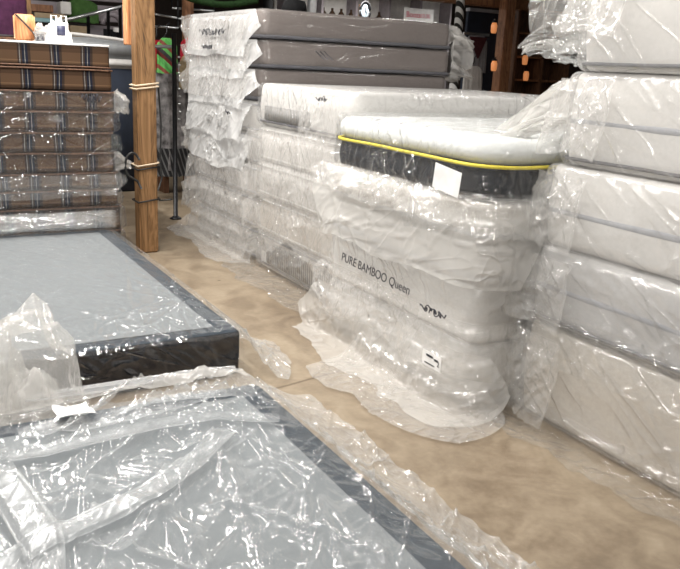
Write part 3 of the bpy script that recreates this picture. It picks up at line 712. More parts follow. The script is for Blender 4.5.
PLEATS = [([(-.05, 1.6), (.18, 1.88), (.6, 2.06), (.80, 2.2), (.98, 2.36)], .010, .022, .035), ([(.1, 2.42), (.37, 2.40), (.72, 2.44), (.95, 2.43), (1.15, 2.30)], .012, .05, .004),
          ([(.2, 2.5), (.24, 2.2), (.27, 1.95), (.25, 1.7)], .010, .02, .04), ([(.35, 1.9), (.5, 1.75), (.62, 1.6)], .008, .025, .0), ([(1.02, 2.25), (.99, 2.05), (1.0, 1.85), (.93, 1.7)], .007, .022, .0),
          ([(.55, 2.3), (.75, 2.28), (.98, 2.36)], .007, .02, .0), ([(.98, 2.36), (1.05, 2.1), (1.12, 1.9)], .007, .02, .0), ([(.3, 2.2), (.5, 2.2), (.7, 2.14)], .007, .02, .0),
          ([(.7, 1.95), (.85, 1.85), (1.0, 1.6), (1.05, 1.4)], .009, .022, .0), ([(.55, 2.02), (.62, 1.85), (.6, 1.65)], .012, .02, .02), ([(.62, 2.62), (.8, 2.66), (1.12, 2.6), (1.2, 2.5)], .012, .05, .0),
          ([(.4, 2.55), (.75, 2.8), (.95, 2.86), (1.2, 2.84)], .014, .045, .0)]

def big_sheet():
    xs = np.concatenate([np.arange(-.35, .05, .02), np.arange(.05, 1.75, .0075)]); ys = np.concatenate([np.arange(.7, 1.25, .02), np.arange(1.25, 3.32, .0075)])
    X, Y = np.meshgrid(xs, ys, indexing='ij')
    # warp the free edges so they are not straight
    edge = 1.64 + .06 * noise(Y * 2.2, 3.) + .02 * noise(Y * 9, 5.)
    X = np.where(X > 1.26, 1.26 + (X - 1.26) * (edge - 1.26) / .49, X)
    far = 3.22 + .07 * noise(X * 2.5, 8.) + .03 * noise(X * 6, 9.) - np.clip(X - 1.2, 0, 1) * .5
    Y = np.where(Y > 2.6, 2.6 + (Y - 2.6) * (far - 2.6) / .715, Y)
    base = np.full_like(X, ZB + .008)
    r = np.clip((X - 1.255) / .30, 0, 1); base = np.where(X > 1.255, .012 + (ZB - .004) * (1 - r) ** 1.5, base)
    f = np.clip((Y - 2.80) / .42, 0, 1); base = base - np.minimum(f ** 1.3 * .13, np.maximum(base - .014, 0)) * (X < 1.4)
    Z = base + .022 * np.maximum(0, noise(X * 3, Y * 3, 1.)) + .006 * np.maximum(0, ridged(X * 7 + noise(X * 3, Y * 3), Y * 7, 3.) - .6) * 2
    for p, w, a, fl in PLEATS: Z = Z + ridge(X, Y, p, w * .8, a * 1.6, fl)
    Z += np.maximum(0, folds(X, Y, 34, 15, (.0, 1.3), (1.3, 2.8), (.25, .7), (.012, .03), (.012, .030), .75, .45))
    Z += np.maximum(0, folds(X, Y, 70, 5, (.0, 1.3), (1.3, 2.9), (.10, .4), (.005, .010), (.006, .020), .7, .7))
    Z += .8 * np.maximum(0, folds(X, Y, 60, 6, (.7, 1.3), (1.3, 2.5), (.03, .14), (.003, .007), (.006, .016), 1.2, 1.0))
    Z += np.maximum(0, folds(X, Y, 110, 7, (1.25, 1.65), (1.3, 2.9), (.04, .2), (.004, .010), (.010, .028), 1.3, .6))
    fx = np.where(X[:-1, :-1] > 1.265, 1, np.where(Y[:-1, :-1] > 2.83, 2, 0)).astype(np.int32).ravel()
    o = mk('plastic_sheet', np.stack([X, Y, np.maximum(Z, .008)], -1).reshape(-1, 3), gridfaces(*X.shape), [M['film_bed'], M['film_floor'], M['film_heavy']], midx=fx)
    tag(o, 'large creased clear plastic sheet draped over the nearest box spring', 'plastic sheet')
    # doubled-over strips: the same film lying a second and third time on itself
    k = 0
    for pts, wd in (([(-.05, 1.6), (.18, 1.88), (.6, 2.06), (.80, 2.2), (.98, 2.36)], .05), ([(.2, 2.5), (.24, 2.2), (.27, 1.95), (.25, 1.7)], .06), ([(.1, 2.44), (.37, 2.45), (.72, 2.49), (.95, 2.48), (1.18, 2.36)], .05), ([(.3, 2.62), (.55, 2.62), (.8, 2.66), (1.1, 2.66)], .07), ([(.35, 2.98), (.6, 2.97), (.9, 3.0), (1.25, 2.93)], .13), ([(.5, 3.08), (.8, 3.1), (1.2, 3.03)], .09)):
        P = np.array(pts); s = np.concatenate([[0], np.cumsum(np.linalg.norm(np.diff(P, axis=0), axis=1))]); t = np.linspace(0, s[-1], 120)
        C = np.stack([np.interp(t, s, P[:, q]) for q in (0, 1)], 1); C = np.stack([np.convolve(np.pad(C[:, q], 8, mode='edge'), np.ones(17) / 17, 'valid') for q in (0, 1)], 1)
        T = np.gradient(C, axis=0); T /= np.linalg.norm(T, axis=1)[:, None]; Nn = np.stack([-T[:, 1], T[:, 0]], 1)
        w = np.linspace(-1, 1, 14); taper = np.sin(np.linspace(.12, math.pi - .12, 120)) ** .4
        XY = C[:, None] + Nn[:, None] * (w[None, :, None] * wd * taper[:, None, None])
        Zz = np.full(XY.shape[:2], ZB + .02) - np.clip((XY[..., 1] - 2.80) / .42, 0, 1) ** 1.3 * .13 + .012 * (XY[..., 1] > 2.8)
        for p, w_, a, fl in PLEATS: Zz = Zz + ridge(XY[..., 0], XY[..., 1], p, w_, a, fl)
        Zz += .006 * noise(XY[..., 0] * 6, XY[..., 1] * 6, 4. + k) + .012 * np.abs(w)[None] ** 8
        d = mk('folded_layer', np.concatenate([XY, Zz[..., None]], -1).reshape(-1, 3), gridfaces(120, 14), M['film_fold'], o); k += 1
    return o
big_sheet()

# heap of crumpled bag at the left
def heap(c, rad, seed, mat, parent, name, n=(150, 90), k=.5, freq=2.0):
    th, ph = np.meshgrid(np.linspace(0, 2 * math.pi, n[0], endpoint=False), np.linspace(.02, math.pi * .62, n[1]), indexing='ij')
    d = np.stack([np.cos(th) * np.sin(ph), np.sin(th) * np.sin(ph), np.cos(ph)], -1)
    q = d * freq; r = 1 + k * noise(q[..., 0], q[..., 1], q[..., 2] + seed) + .38 * (ridged(q[..., 0] * 1.6, q[..., 1] * 1.3, q[..., 2] * 1.3 + seed) - .75) + .03 * ridged(q[..., 0] * 3, q[..., 1] * 3, q[..., 2] * 3 + seed)
    V = np.array(c) + d * np.array(rad) * r[..., None]
    V[..., 2] = np.maximum(V[..., 2], .01 + .01 * np.abs(noise(V[..., 0] * 20, V[..., 1] * 20)))
    return mk(name, V.reshape(-1, 3), gridfaces(n[0], n[1], True), mat, parent)
hp = thing('plastic_bag_heap', (.25, 3.05, 0), 'heap of crumpled clear plastic bag at the left, before the black-fronted box spring', 'plastic bag')
heap((.26, 3.02, .02), (.30, .22, .52), 5, M['film_tail'], hp, 'outer_film'); heap((.24, 3.03, .02), (.24, .17, .42), 9, M['film_tail'], hp, 'inner_film')
heap((.38, 3.0, .02), (.16, .16, .22), 13, M['film_heavy'], hp, 'bunched_end')
heap((.17, 2.92, .1), (.14, .12, .55), 17, M['film_tail'], hp, 'raised_corner', k=.25)
g_ = np.meshgrid(np.linspace(.45, .57, 40), np.linspace(2.62, 2.74, 30), indexing='ij')
ps = mk('white_scrap', np.stack([g_[0] + .03 * noise(g_[0] * 9, g_[1] * 9, 1.), g_[1] + .03 * noise(g_[0] * 9, g_[1] * 9, 4.), .262 + .025 * noise(g_[0] * 14, g_[1] * 14) + .02 * ridged(g_[0] * 12, g_[1] * 18)], -1).reshape(-1, 3), gridfaces(40, 30), M['paper'])  # small creased white sheet next to the bag heap
tag(ps, 'creased white scrap beside the crumpled plastic heap', 'paper')

# ================================================================== plaid box springs
xP1, yP0 = 1.54, 6.1
PZ = [1.56, 1.395, 1.235, 1.09, .94, .79, .64, .51, .38, .19, 0.]
labP = ['topmost plaid box spring of the left stack, bare with a white top', 'second plaid box spring down, bare, just under the white-topped one',
        'third plaid box spring down, first one inside plastic, with scribbled bag', 'fourth plaid box spring down, glossy plastic streaks across its front',
        'fifth plaid box spring down, plastic pulled slantwise over brown checks', 'sixth plaid box spring down, loose film corner sticking out at its right',
        'seventh plaid box spring down, covered by silvery film', 'eighth plaid box spring down, brown checks showing under silvery film', 'ninth plaid box spring down, behind the roll of plastic',
        'bottom plaid box spring of the left stack, standing on the floor']
jit = [0, .01, .02, .02, .0, .01, .03, .03, .05, .05]
for i in range(10):
    z1, z0 = PZ[i], PZ[i + 1]; cx, cy = xP1 - .77 + jit[i], yP0 + 1.0
    root = thing('plaid_box_spring', (cx, cy, max(z0, 0)), labP[i], 'box spring')
    z0 = max(z0, 0)
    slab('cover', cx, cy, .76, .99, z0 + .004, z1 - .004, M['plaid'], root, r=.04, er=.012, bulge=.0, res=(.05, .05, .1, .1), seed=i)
    if i == 0:
        slab('top_cloth', cx, cy, .762, .992, z1 - .006, z1 + .008, M['paper'], root, r=.04, er=.004, bulge=0)
        piping('piping', cx, cy, .765, .995, z0 + .012, M['wooddark'], root, r=.04, t=.006)
    else:
        piping('piping', cx, cy, .765, .995, z1 - .008, M['wooddark'], root, r=.04, t=.007)
    if i >= 2:
        wrap(root, cx, cy, .785, 1.015, z0 + .001, z1 - .001, 500 + i, M['film_dark'] if i < 6 else M['film_clear'], .8, 30, -.35 if i < 6 else .1, .3, res=(.05, .012, .02, .15), r=.05)
        if i in (2, 5):
            sock(root, (cx + .78, cy - .9, (z0 + z1) / 2), .22, .15, (1, -.25), .10 if i == 2 else .11, .03, 520 + i, M['film_tail'], pinch=.7 if i == 2 else .3, flat=.6 if i == 2 else .2, nu=90, nv=30)
    if i in (2, 4, 6):
        flap(root, yP0 - .02, cx - .80, cx + .80, z1 - .012, [.30, .29, .17][(i - 2) // 2], 540 + i, M['film_dark' if i < 6 else 'film_silver'], out=.02, wave=.03, ragged=.10, nf=90, ang=.45, sd=.25, spread=.1, swap=True)
    if i == 2: mk('handwriting', *tube(np.stack([cx + .5 + .14 * (t9 := np.linspace(0, 1, 40)), np.full(40, cy - 1.095), z0 + .1 + .025 * np.sin(t9 * 34) + .01 * np.sin(t9 * 11)], 1), .004, 5), M['ink'], root)

# roll of plastic film lying on the bed against the plaid stack
nu, nv = 200, 40
u, v = np.meshgrid(np.linspace(0, 1, nu), np.linspace(0, 2 * math.pi, nv), indexing='ij')
rr = .062 + .012 * noise(u * 9, np.cos(v) * 1.5, np.sin(v) * 1.5) + .006 * (ridged(u * 22, v * 1.2, 3.) - .7)
rl = mk('plastic_film_roll', np.stack([-.1 + 1.56 * u, 5.85 + np.cos(v) * rr * 1.2, ZB + .10 + np.sin(v) * rr], -1).reshape(-1, 3), gridfaces(nu, nv), M['film_silver'])
mk('inner_wind', np.stack([-.09 + 1.54 * u, 5.85 + np.cos(v) * rr * .95, ZB + .10 + np.sin(v) * rr * .8], -1).reshape(-1, 3), gridfaces(nu, nv), M['film_silver'], rl)
tag(rl, 'bunched roll of silvery plastic film at the back of the black-fronted box spring', 'plastic roll')

# things on the plaid stack
zt = 1.572
b = thing('wooden_block', (1.0, 6.45, zt), 'orange wooden block with a black cord, on the plaid stack', 'wooden block')
V, Fc = box(.925, 1.065, 6.40, 6.50, zt, zt + .185, .012); mk('block', V, Fc, M['woodorange'], b)
mk('cord', *tube([(.93, 6.392, zt + .18), (1.0, 6.385, zt + .11), (1.07, 6.39, zt + .03), (1.08, 6.38, zt + .005)], .006), M['cable'], b)
b = thing('paper_bag', (1.24, 6.42, zt), 'white plastic shopping bag with a navy patch, on the plaid stack', 'bag')
heap((1.23, 6.42, zt - .0), (.085, .06, .15), 31, M['paper'], b, 'bag_body', n=(60, 40), k=.25, freq=2.2)
mk('navy_patch', *box(1.205, 1.265, 6.345, 6.352, zt + .05, zt + .12, .002), M['label'], b)
for dx in (-.035, .035): mk('handle', *tube([(1.235 + dx - .02, 6.42, zt + .13), (1.235 + dx - .018, 6.42, zt + .19), (1.235 + dx + .018, 6.42, zt + .19), (1.235 + dx + .02, 6.42, zt + .13)], .006), M['paper'], b)
b = thing('clear_bag', (1.10, 6.4, zt), 'small crumpled clear bag between wooden block and white bag', 'bag')
heap((1.11, 6.38, zt), (.06, .05, .12), 41, M['film_tail'], b, 'film', n=(60, 40), k=.4); heap((1.09, 6.37, zt), (.03, .03, .05), 43, M['ink'], b, 'dark_contents', n=(40, 24), k=.4)

# ================================================================== posts
p = thing('wooden_post', (1.775, 6.1, 0), 'square pine post tied with twine, beside the plaid stack', 'post')
mk('post_shaft', *box(1.702, 1.848, 6.03, 6.175, 0, 4, .012), M['wood'], p, smooth=False)
for z, mt in ((1.30, 'twine'), (1.275, 'twine'), (.70, 'twine'), (.672, 'cable'), (.42, 'cable')):
    P = [(1.775 + .085 * sx, 6.1025 + .085 * sy, z + .012 * sx) for sx, sy in ((-1, -1), (1, -1), (1, 1), (-1, 1))]
    mk('twine_band', *tube(P, .007, 6, True), M[mt], p)
mk('tie_end', *tube([(1.85, 6.01, .42), (1.90, 5.99, .425), (1.95, 5.99, .43)], .006), M['cable'], p)
mk('wire', *tube([(1.86, 6.02, 1.28), (1.875, 6.01, 1.0), (1.862, 6.01, .72), (1.872, 6.0, .6), (1.84, 6.0, .50)], .007), M['cable'], p)
cb = mk('cable_loop', *tube([(1.70, 6.0, .74)] + [(1.645 + .055 * math.cos(a), 6.0, .70 + .095 * math.sin(a)) for a in np.linspace(1.0, 4.6, 12)] + [(1.68, 6.0, .58), (1.71, 6.0, .52)], .009), M['cable'])
tag(cb, 'black rubber cable loop hanging on the left of the pine post', 'cable')
bd = mk('wooden_board', *box(1.69, 1.75, 6.22, 6.34, 1.58, 4, .005), M['woodorange'], smooth=False)
tag(bd, 'orange-brown board running up to the ceiling along the pine post', 'board')

# ================================================================== background, left
def at(px, py, Y): return on_y(px, py, Y)
def pole(name, p, q, r, mat, label=None, cat=None, parent=None, group=None):
    o = mk(name, *tube([p, q], r, 12), mat, parent)
    return tag(o, label, cat, group) if label else o
def panel(name, px0, px1, py0, py1, Y, depth, mat, parent=None, r=.006, smooth=False):
    a, b_ = at(px0, py1, Y), at(px1, py0, Y)
    return mk(name, *box(a[0], b_[0], Y, Y + depth, a[2], b_[2], r), mat, parent, smooth=smooth)

ch = thing('upholstered_chest', (2.1, 9.3, 0), 'black-sided chest with a grey padded lid behind the plaid stack', 'chest')
mk('chest_body', *box(1.55, 2.62, 9.0, 9.7, 0.0, 1.36, .02), M['darkblue'], ch)
mk('lid_rim', *box(1.53, 2.64, 8.98, 9.72, 1.36, 1.46, .03), M['shelfwhite'], ch)
V, Fc = box(1.54, 2.63, 8.99, 9.71, 1.46, 1.67, .05); mk('padded_lid', V, Fc, M['greyfelt'], ch)
mk('lid_edge', *tube([(1.5, 8.98, 1.70), (1.9, 8.98, 1.695), (2.3, 8.98, 1.67), (2.66, 8.98, 1.63)], .018), M['shelfwhite'], ch)

sh = thing('display_shelf', (1.9, 10.6, 0), 'mauve-grey slatted display shelving behind the grey-lidded chest', 'shelf')
for z0 in (1.42, 1.66, 1.90, 2.14): mk('slat', *box(1.3, 3.0, 10.55, 10.6, z0, z0 + .19, .006), M['mauve'], sh, smooth=False)
for x in (1.32, 2.12, 2.98): mk('upright', *box(x - .02, x + .02, 10.6, 10.66, 0, 2.5, .004), M['blackmetal'], sh, smooth=False)
rl_ = thing('sloping_rail', (2.2, 9.9, 0), 'pale sloping metal rail crossing before the slatted shelving', 'rail')
a, b_ = at(50, 24, 9.9), at(128, 5, 9.9)
mk('rail_bar', *tube([a, b_], .022, 10), M['steel'], rl_)
for px in (88, 108, 120):
    q = at(px, 24 - (px - 50) * .24, 9.9); mk('rail_support', *tube([q, (q[0] + .0, 9.95, 0)], .02, 8), M['blackmetal'], rl_)
af = thing('arched_frame', (2.62, 10.2, 0), 'small grey arched frame under the sloping rail', 'frame')
qx = at(112, 25, 10.2); th = np.linspace(math.pi, 0, 12)
mk('arch', *tube([(qx[0] - .11, 10.2, 0), (qx[0] - .11, 10.2, qx[2])] + [(qx[0] + .11 * math.cos(t), 10.2, qx[2] + .12 * math.sin(t)) for t in th] + [(qx[0] + .11, 10.2, 0)], .03, 8), M['mauve'], af)
mk('arch_panel', *box(qx[0] - .1, qx[0] + .1, 10.215, 10.235, 0, qx[2] - .05, .003), M['felt'], af, smooth=False)

def garment(name, px, py, Y, w, h, mat, label, cat='garment', group=None, seed=0, depth=.07, hanger=True):
    c = at(px, py, Y); root = thing(name, (c[0], Y, c[2] - h), label, cat, group)
    nu, nv = 48, 24
    u, v = np.meshgrid(np.linspace(0, 2 * math.pi, nu, endpoint=False), np.linspace(0, 1, nv), indexing='ij')
    ww = w / 2 * (.45 + .55 * np.clip(v * 5, 0, 1) ** .6 + .08 * v); dp = depth / 2 * (.5 + .8 * v)
    X = c[0] + np.cos(u) * ww * (1 + .06 * noise(np.cos(u) * 3, v * 2, seed)); Yy = Y + np.sin(u) * dp * (1 + .7 * noise(np.cos(u) * 7, 0, seed + 3))
    Z = c[2] - v * h - .02 * noise(np.cos(u) * 4, 1, seed) * v
    mk('cloth', np.stack([X, Yy, Z], -1).reshape(-1, 3), gridfaces(nu, nv, True), mat, root)
    if hanger: mk('hanger', *tube([(c[0] - w * .2, Y, c[2] + .0), (c[0], Y, c[2] + .05), (c[0], Y, c[2] + .12), (c[0] + .03, Y, c[2] + .15)], .006, 6), M['blackmetal'], root)
    return root
garment('green_jacket', 82, 0, 10.4, .36, .26, M['green'], 'green garment hanging on the slatted shelving', seed=2)
garment('purple_garment', 6, -10, 8.8, .36, .42, M['purple'], 'dark purple garment hanging at the top left corner', seed=3)
lp = mk('wooden_pillar', *box(1.40, 1.50, 9.2, 9.3, 0, 4, .006), M['wood'], smooth=False); tag(lp, 'weathered pillar at the upper left behind the orange block', 'post')
tb = thing('display_table', (1.2, 8.6, 0), 'low brown wooden table end behind the plaid stack, under purple garment', 'table')
mk('table_top', *box(.8, 1.38, 8.3, 8.9, 1.56, 1.62, .01), M['wooddark'], tb, smooth=False)
for x in (.83, 1.34):
    for y in (8.34, 8.86): mk('leg', *box(x - .025, x + .025, y - .025, y + .025, 0, 1.56, .004), M['wooddark'], tb, smooth=False)
for k, (px, py, w, h, mt) in enumerate(((40, 8, .3, .08, 'woodmid'), (50, 16, .34, .06, 'box'), (66, 8, .12, .14, 'shelfwhite'), (46, 20, .3, .05, 'teal'), (80, 32, .22, .14, 'box'), (118, 30, .10, .05, 'paper'))):
    c = at(px, py, 10.2 if k < 5 else 10.05)
    lb = ['brown carton on the shelving above the white bag', 'tan carton on the shelving just behind the white bag', 'pale box on the slatted shelving left of the green garment', 'teal tray behind the white bag', 'tan basket box under the sloping rail', 'small white packet inside the arched frame'][k]
    o = mk('shelf_box', *box(c[0] - w / 2, c[0] + w / 2, c[1], c[1] + .2 * (k < 5) + .04, c[2] - h / 2, c[2] + h / 2, .006), M[mt], smooth=False); tag(o, lb, 'box')

# clothing racks
rk = thing('garment_rack', (2.44, 7.3, 0), 'black pole garment rack with chrome studs beside the tall back stack', 'garment rack')
mk('rack_pole', *tube([(2.415, 7.32, 0), (2.415, 7.32, 1.72)], .022, 12), M['blackmetal'], rk)
mk('rack_foot', *lathe([(.0, 0), (.06, 0), (.05, .012), (.024, .03)], (2.415, 7.32, 0), 16), M['blackmetal'], rk)
mk('rack_bar', *tube([(2.415, 7.32, 1.60), (2.415, 8.3, 1.60)], .016, 10), M['steel'], rk)
for k in range(9): mk('stud', *lathe([(.0, -.008), (.012, -.006), (.012, .006), (0, .008)], (2.45 + .006 * (k % 2), 7.29, .95 + .07 * k), 8), M['steel'], rk)
mk('rack_pole', *tube([(2.415, 8.3, 0), (2.415, 8.3, 1.62)], .02, 10), M['blackmetal'], rk)
garment('striped_blanket', 167, 38, 8.0, .20, .34, M['serape'], 'green and red striped blanket hanging beside the pine post', 'blanket', seed=11, depth=.12)
garment('red_shirt', 194, 38, 8.6, .30, .28, M['red'], 'dark red garment hanging right of the black pole', seed=12)
garment('red_shirt', 157, 40, 8.4, .16, .3, M['red'], 'dark red garment peeking out between post and striped blanket', seed=13)
garment('khaki_garment', 189, 55, 8.2, .2, .35, M['khaki'], 'khaki garment hanging under the red one', seed=14)
pg = garment('patterned_poncho', 173, 62, 8.4, .46, 1.12, M['patterned'], 'long grey patterned poncho with a black fringe, behind the black pole', 'poncho', seed=15, depth=.2)
c = at(173, 148, 8.4)
nu, nv = 80, 14; u, v = np.meshgrid(np.linspace(0, 2 * math.pi, nu, endpoint=False), np.linspace(0, 1, nv), indexing='ij')
mk('fringe', np.stack([c[0] + np.cos(u) * .25, 8.4 + np.sin(u) * (.15 + .03 * noise(u * 5, v)), c[2] + .01 - v * .30 + .02 * noise(u * 6, 2) * v], -1).reshape(-1, 3), gridfaces(nu, nv, True), M['fringe'], pg)
bn = thing('low_bench', (2.9, 9.0, 0), 'dark low bench under the fringed poncho', 'bench')
mk('bench_seat', *box(2.75, 3.5, 8.75, 9.1, .22, .28, .01), M['wooddark'], bn, smooth=False)
for x in (2.80, 3.45): mk('leg', *box(x - .03, x + .03, 8.8, 9.05, 0, .22, .004), M['wooddark'], bn, smooth=False)
garment('black_coat', 205, 62, 8.3, .3, .5, M['felt'], 'black garment between the red one and the tall back stack', seed=16)
a = at(188, 20, 9.6); o = mk('wooden_pillar', *box(a[0] - .055, a[0] + .055, 9.55, 9.66, 0, 4, .005), M['woodmid'], smooth=False); tag(o, 'reddish brown pillar rising above the red garment', 'post')
for k, (pa, pb, Y) in enumerate((((154, 14), (182, 19), 10.2), ((172, 8), (214, 11), 10.4), ((150, 26), (178, 28), 10.0))):
    o = pole('hanging_rail', at(*pa, Y), at(*pb, Y), .014, M['steel']); tag(o, ['pale steel rail beside the pine post top', 'steel rail left of the tall back stack top', 'thin steel rail above the striped blanket'][k], 'rail')
    for q in (pa, pb):
        w_ = at(*q, Y); mk('drop_rod', *tube([w_, (w_[0], w_[1], 4)], .008, 6), M['blackmetal'], o)

# ================================================================== background, above the stacks
bm_ = thing('ceiling_beam', (4.6, 9.6, 2.4), 'red-brown wooden beam at the top edge above the tall back stack', 'beam')
a, b_ = at(205, -2, 9.2), at(530, 4, 9.2)
mk('beam_timber', *box(a[0], b_[0] + .3, 9.2, 9.4, 2.41, 2.6, .01), M['woodmid'], bm_, smooth=False)
for x in np.linspace(a[0] + .1, b_[0] + .2, 4): mk('beam_hanger', *box(x - .04, x + .04, 9.25, 9.35, 2.6, 4, .005), M['wooddark'], bm_, smooth=False)
gl = at(218, 6, 9.1); t_ = np.linspace(0, 1, 60)
gp = np.stack([gl[0] - .5 + 1.0 * t_, np.full(60, 9.12), gl[2] + .10 - .08 * np.sin(t_ * math.pi)], 1)
o = thing('green_garland', tuple(gp[30]), 'dark green garland hanging on cords above the tall back stack', 'garland')
mk('foliage', *tube(gp, .035 + .02 * np.abs(noise(t_ * 30, 1.)), 10), M['garland'], o)
for k in (6, 53): mk('cord', *tube([gp[k], (gp[k][0], 9.12, 4.0)], .006, 6), M['blackmetal'], o)
# hat on the tall stack
hc = (3.05, 6.15, 1.885)
hh = thing('felt_hat', hc, 'black felt hat lying on top of the tall back stack', 'hat')
mk('brim', *lathe([(.02, 0), (.17, .004), (.18, .012), (.10, .014)], hc, 28), M['felt'], hh); mk('crown', *lathe([(.105, .012), (.10, .07), (.085, .11), (.04, .12), (0, .115)], hc, 28), M['felt'], hh)

# lit white wall shelf with sign
ws = thing('wall_shelf', (6.2, 11.3, 1.8), 'lit white shelf unit seen above the tall back stack, carrying the red-lettered sign', 'shelf')
a, b_ = at(283, 30, 11.2), at(452, 30, 11.2)
zl, zr = at(283, 14, 11.2)[2], at(440, 14, 11.2)[2]
mk('shelf_back', *box(a[0], b_[0], 11.5, 11.56, 0, 2.62, .004), M['shelfwhite'], ws, smooth=False)
for z in (1.95, 2.12, 2.6): mk('shelf_board', *box(a[0], b_[0], 11.2, 11.5, z, z + .03, .004), M['shelfwhite'], ws, smooth=False)
for x in np.linspace(a[0] + .05, b_[0] - .05, 6): mk('shelf_upright', *box(x - .02, x + .02, 11.2, 11.5, 0, 2.6, .004), M['mauve'], ws, smooth=False)
n = 0
labs = ['small dark bottle on the lit shelf, ' + w for w in ('leftmost of the row', 'second from the left', 'third from the left', 'fourth from the left', 'fifth from the left', 'sixth from the left', 'seventh, just left of the clock', 'eighth, just right of the clock')]
for px in (292, 304, 314, 324, 333, 342, 352, 380):
    q = at(px, 16, 11.3); mt = ['bottle', 'box', 'shelfwhite'][n % 3]
    o = mk('bottle', *lathe([(.045, 0), (.05, .01), (.05, .13), (.02, .17), (.02, .21), (0, .21)], (q[0], 11.33, 2.15), 12), M['bottle']); tag(o, labs[n], 'bottle', 'bottles on the lit shelf'); n += 1
a, b_ = at(404, 23, 11.0), at(434, 10, 11.0)
sg = thing('sign_board', ((a[0] + b_[0]) / 2, 11.0, a[2]), 'white sign with red lettering above the tall back stack', 'sign')
mk('board', *box(a[0], b_[0], 11.0, 11.02, a[2], b_[2], .003), M['paper'], sg, smooth=False)
text('lettering', 'Boots', .12, (a[0] + .17, 10.995, (a[2] + b_[2]) / 2 + .015), (1, 0, 0), (0, 0, 1), M['inkred'], sg)
text('lettering', '10.00', .09, (a[0] + .40, 10.995, (a[2] + b_[2]) / 2 + .01), (1, 0, 0), (0, 0, 1), M['inkpink'], sg)
pole('sign_leg', ((a[0] + b_[0]) / 2, 11.03, 0), ((a[0] + b_[0]) / 2, 11.03, a[2] + .05), .015, M['steel'], parent=sg)
q = at(365, 11, 10.6)
ck = thing('wall_clock', (q[0], 10.6, q[2] - .2), 'oval dark-framed clock with a pale blue dial on a post', 'clock')
e = np.linspace(0, 2 * math.pi, 32, endpoint=False)
mk('clock_frame', *tube(np.stack([q[0] + .085 * np.cos(e), np.full(32, 10.6), q[2] + .13 * np.sin(e)], 1), .022, 8, True), M['blackmetal'], ck)
ev = [(q[0] + .085 * math.cos(t), 10.6, q[2] + .13 * math.sin(t)) for t in e]; mk('dial', ev + [(x, 10.62, z) for x, y, z in ev], [list(range(32))[::-1], list(range(32, 64))] + [[i, (i + 1) % 32, 32 + (i + 1) % 32, 32 + i] for i in range(32)], M['clockface'], ck, smooth=False)
for dx, dz in ((0, .07), (.035, -.02)): mk('hand', *tube([(q[0], 10.592, q[2]), (q[0] + dx, 10.592, q[2] + dz)], .005, 6), M['ink'], ck)
mk('clock_post', *box(q[0] - .04, q[0] + .04, 10.64, 10.72, 0, q[2] + .1, .004), M['wooddark'], ck, smooth=False)
for px, mt, lb in ((312, 'steel', 'short grey pipe post standing over the tall back stack'), (268, 'felt', 'dark post rising behind the felt hat')):
    q = at(px, 0, 10.9); o = pole('pipe_post', (q[0], 10.9, 0), (q[0], 10.9, 4), .07, M[mt]); tag(o, lb, 'post')

# striped pole, shirt, pillar, blue wall hangings
q = at(459, 20, 9.0)
o = mk('striped_pole', *tube([(q[0], 9.0, 0), (q[0], 9.0, 2.6)], .06, 16), M['barber']); tag(o, 'black and white striped pole at the right end of the tall back stack', 'pole')
dn = thing('display_partition', (7.7, 10.4, 0), 'dark navy display partition behind the grey shirt', 'partition')
a, b_ = at(462, 90, 10.2), at(500, 14, 10.2)
mk('partition_panel', *box(a[0], b_[0] + .1, 10.2, 10.26, 0, b_[2], .006), M['darkblue'], dn, smooth=False); mk('top_rail', *box(a[0], b_[0] + .1, 10.17, 10.28, b_[2], b_[2] + .05, .006), M['greytape'], dn, smooth=False)
g_ = garment('grey_shirt', 477, 34, 9.6, .42, .55, M['shirtgrey'], 'grey shirt with a dark V-shaped front, hung before the navy partition', 'shirt', seed=21, hanger=False)
c = at(476, 37, 9.6)
mk('v_front', [(c[0] - .15, 9.545, c[2]), (c[0] + .17, 9.545, c[2]), (c[0] + .02, 9.525, c[2] - .30), (c[0] - .15, 9.56, c[2]), (c[0] + .17, 9.56, c[2]), (c[0] + .02, 9.56, c[2] - .30)], [(0, 2, 1), (3, 4, 5), (0, 1, 4, 3), (1, 2, 5, 4), (2, 0, 3, 5)], M['vred'], g_, smooth=False)
mk('shirt_bar', *box(c[0] - .24, c[0] + .24, 9.58, 9.62, c[2] + .02, c[2] + .06, .005), M['steel'], g_, smooth=False)
garment('white_print_bag', 474, 66, 9.5, .34, .36, M['shelfwhite'], 'pale bag with a black print hanging under the grey shirt', 'bag', seed=22)
q = at(506, 40, 9.0); o = mk('wooden_pillar', *box(q[0] - .085, q[0] + .085, 8.95, 9.12, 0, 4, .008), M['woodmid'], smooth=False); tag(o, 'thick brown pillar between the tall back stack and the near right stack', 'post')
cw = thing('wicker_cabinet', (8.6, 9.6, 0), 'dark open cabinet with amber lights right of the thick brown pillar', 'cabinet')
a, b_ = at(512, 95, 9.4), at(575, 12, 9.4)
mk('cabinet_back', *box(a[0], b_[0], 9.75, 9.8, 0, b_[2], .004), M['wooddark'], cw, smooth=False)
for x in (a[0], (a[0] + b_[0]) / 2, b_[0]): mk('cabinet_upright', *box(x - .025, x + .025, 9.4, 9.75, 0, b_[2], .004), M['wooddark'], cw, smooth=False)
for z in np.linspace(.4, b_[2] - .03, 7): mk('cabinet_shelf', *box(a[0], b_[0], 9.4, 9.75, z - .015, z + .015, .004), M['woodmid'], cw, smooth=False)
n = 0
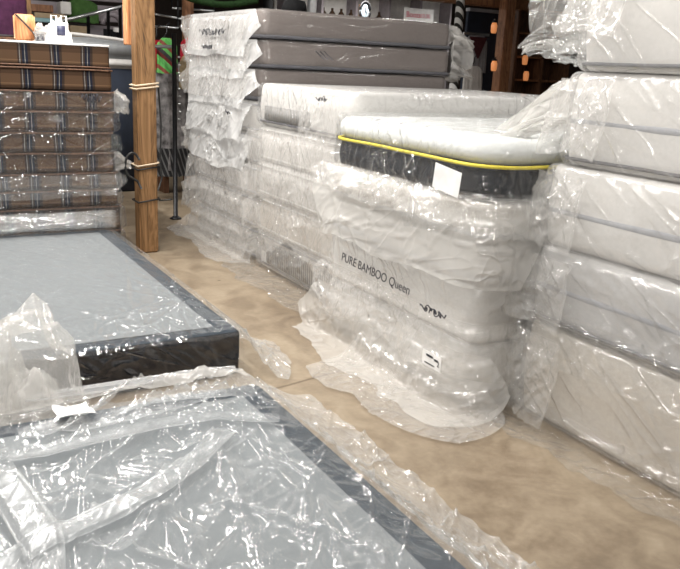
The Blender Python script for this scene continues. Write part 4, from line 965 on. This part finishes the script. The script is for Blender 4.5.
for px, py, Y in ((525, 60, 9.35), (526, 76, 9.35), (494, 28, 8.9), (494, 66, 8.9)):
    q = at(px, py, Y)
    o = thing('amber_lantern', (q[0], Y, q[2] - .1), ['upper amber lantern on the dark cabinet', 'lower amber lantern on the dark cabinet', 'upper amber lantern at the left of the thick brown pillar', 'lower amber lantern at the left of the thick brown pillar'][n], 'lantern')
    mk('glass', *lathe([(.03, -.07), (.04, -.05), (.045, .03), (.03, .07), (0, .075)], tuple(q), 12), M['candle'], o); mk('cap', *lathe([(.035, .07), (.04, .08), (.015, .1), (0, .11)], tuple(q), 12), M['blackmetal'], o)
    mk('bracket', *tube([(q[0], Y, q[2] + .09), (q[0] + .04, Y + .05, q[2] + .12), (q[0] + .12, Y + .12, q[2] + .12)], .008, 6), M['blackmetal'], o); n += 1

# ================================================================== lamps
def fluoro(p, L_, ax, label, power, size=.07, shade=True):
    root = thing('fluorescent_light', p, label, 'ceiling light', 'fluorescent lights under the ceiling')
    x, y, z = p; hx, hy = (L_ / 2, .07) if ax == 'x' else (.07, L_ / 2)
    mk('housing', *box(x - hx, x + hx, y - hy, y + hy, z + .05, z + .10, .005), M['shelfwhite'], root, smooth=False)
    for d in (-.035, .035):
        a_, b2 = ((x - hx, y + d, z + .025), (x + hx, y + d, z + .025)) if ax == 'x' else ((x + d, y - hy, z + .025), (x + d, y + hy, z + .025))
        mk('tube', *tube([a_, b2], .016, 8), M['lamp'], root)
    if z < 3.9: mk('hanger_rod', *tube([(x, y, z + .09), (x, y, 4)], .008, 6), M['blackmetal'], root)
    ld = bpy.data.lights.new('fluorescent_glow', 'AREA'); ld.shape = 'RECTANGLE'; ld.size, ld.size_y = (L_, size) if ax == 'x' else (size, L_)
    ld.energy = power; ld.color = (1, .97, .92); lo = bpy.data.objects.new('fluorescent_glow', ld); link(lo, root); lo.location = (0, 0, -.005)
q = at(489, 7, 10.4); fluoro((q[0], 10.4, q[2]), 1.2, 'x', 'lit fluorescent light left of the thick brown pillar top', 18)
q = at(520, 5, 10.9); fluoro((q[0], 10.9, q[2]), 1.0, 'x', 'lit fluorescent light right of the thick brown pillar top', 18)
q = at(330, 6, 10.9); fluoro((q[0], 10.5, 2.55), 1.8, 'x', 'lit fluorescent light over the white shelf unit', 45)
n = 0
for x, y, e in ((.3, 1.2, 75), (.3, 3.9, 80), (.6, 7.4, 150), (1.4, 2.4, 70), (1.3, 5.4, 165), (-2.0, 1.2, 70), (-2.0, 4.0, 75), (4.6, 3.2, 50), (5.2, 7.6, 40), (3.2, 8.6, 20)):
    fluoro((x, y, 3.25), 2.4, 'y', 'long fluorescent light hanging from the dark ceiling', e * 1.0)

w = bpy.data.worlds.new('world'); sc.world = w; w.use_nodes = True
w.node_tree.nodes['Background'].inputs[0].default_value = (.92, .96, 1, 1); w.node_tree.nodes['Background'].inputs[1].default_value = .22
sc.view_settings.exposure = -0.42
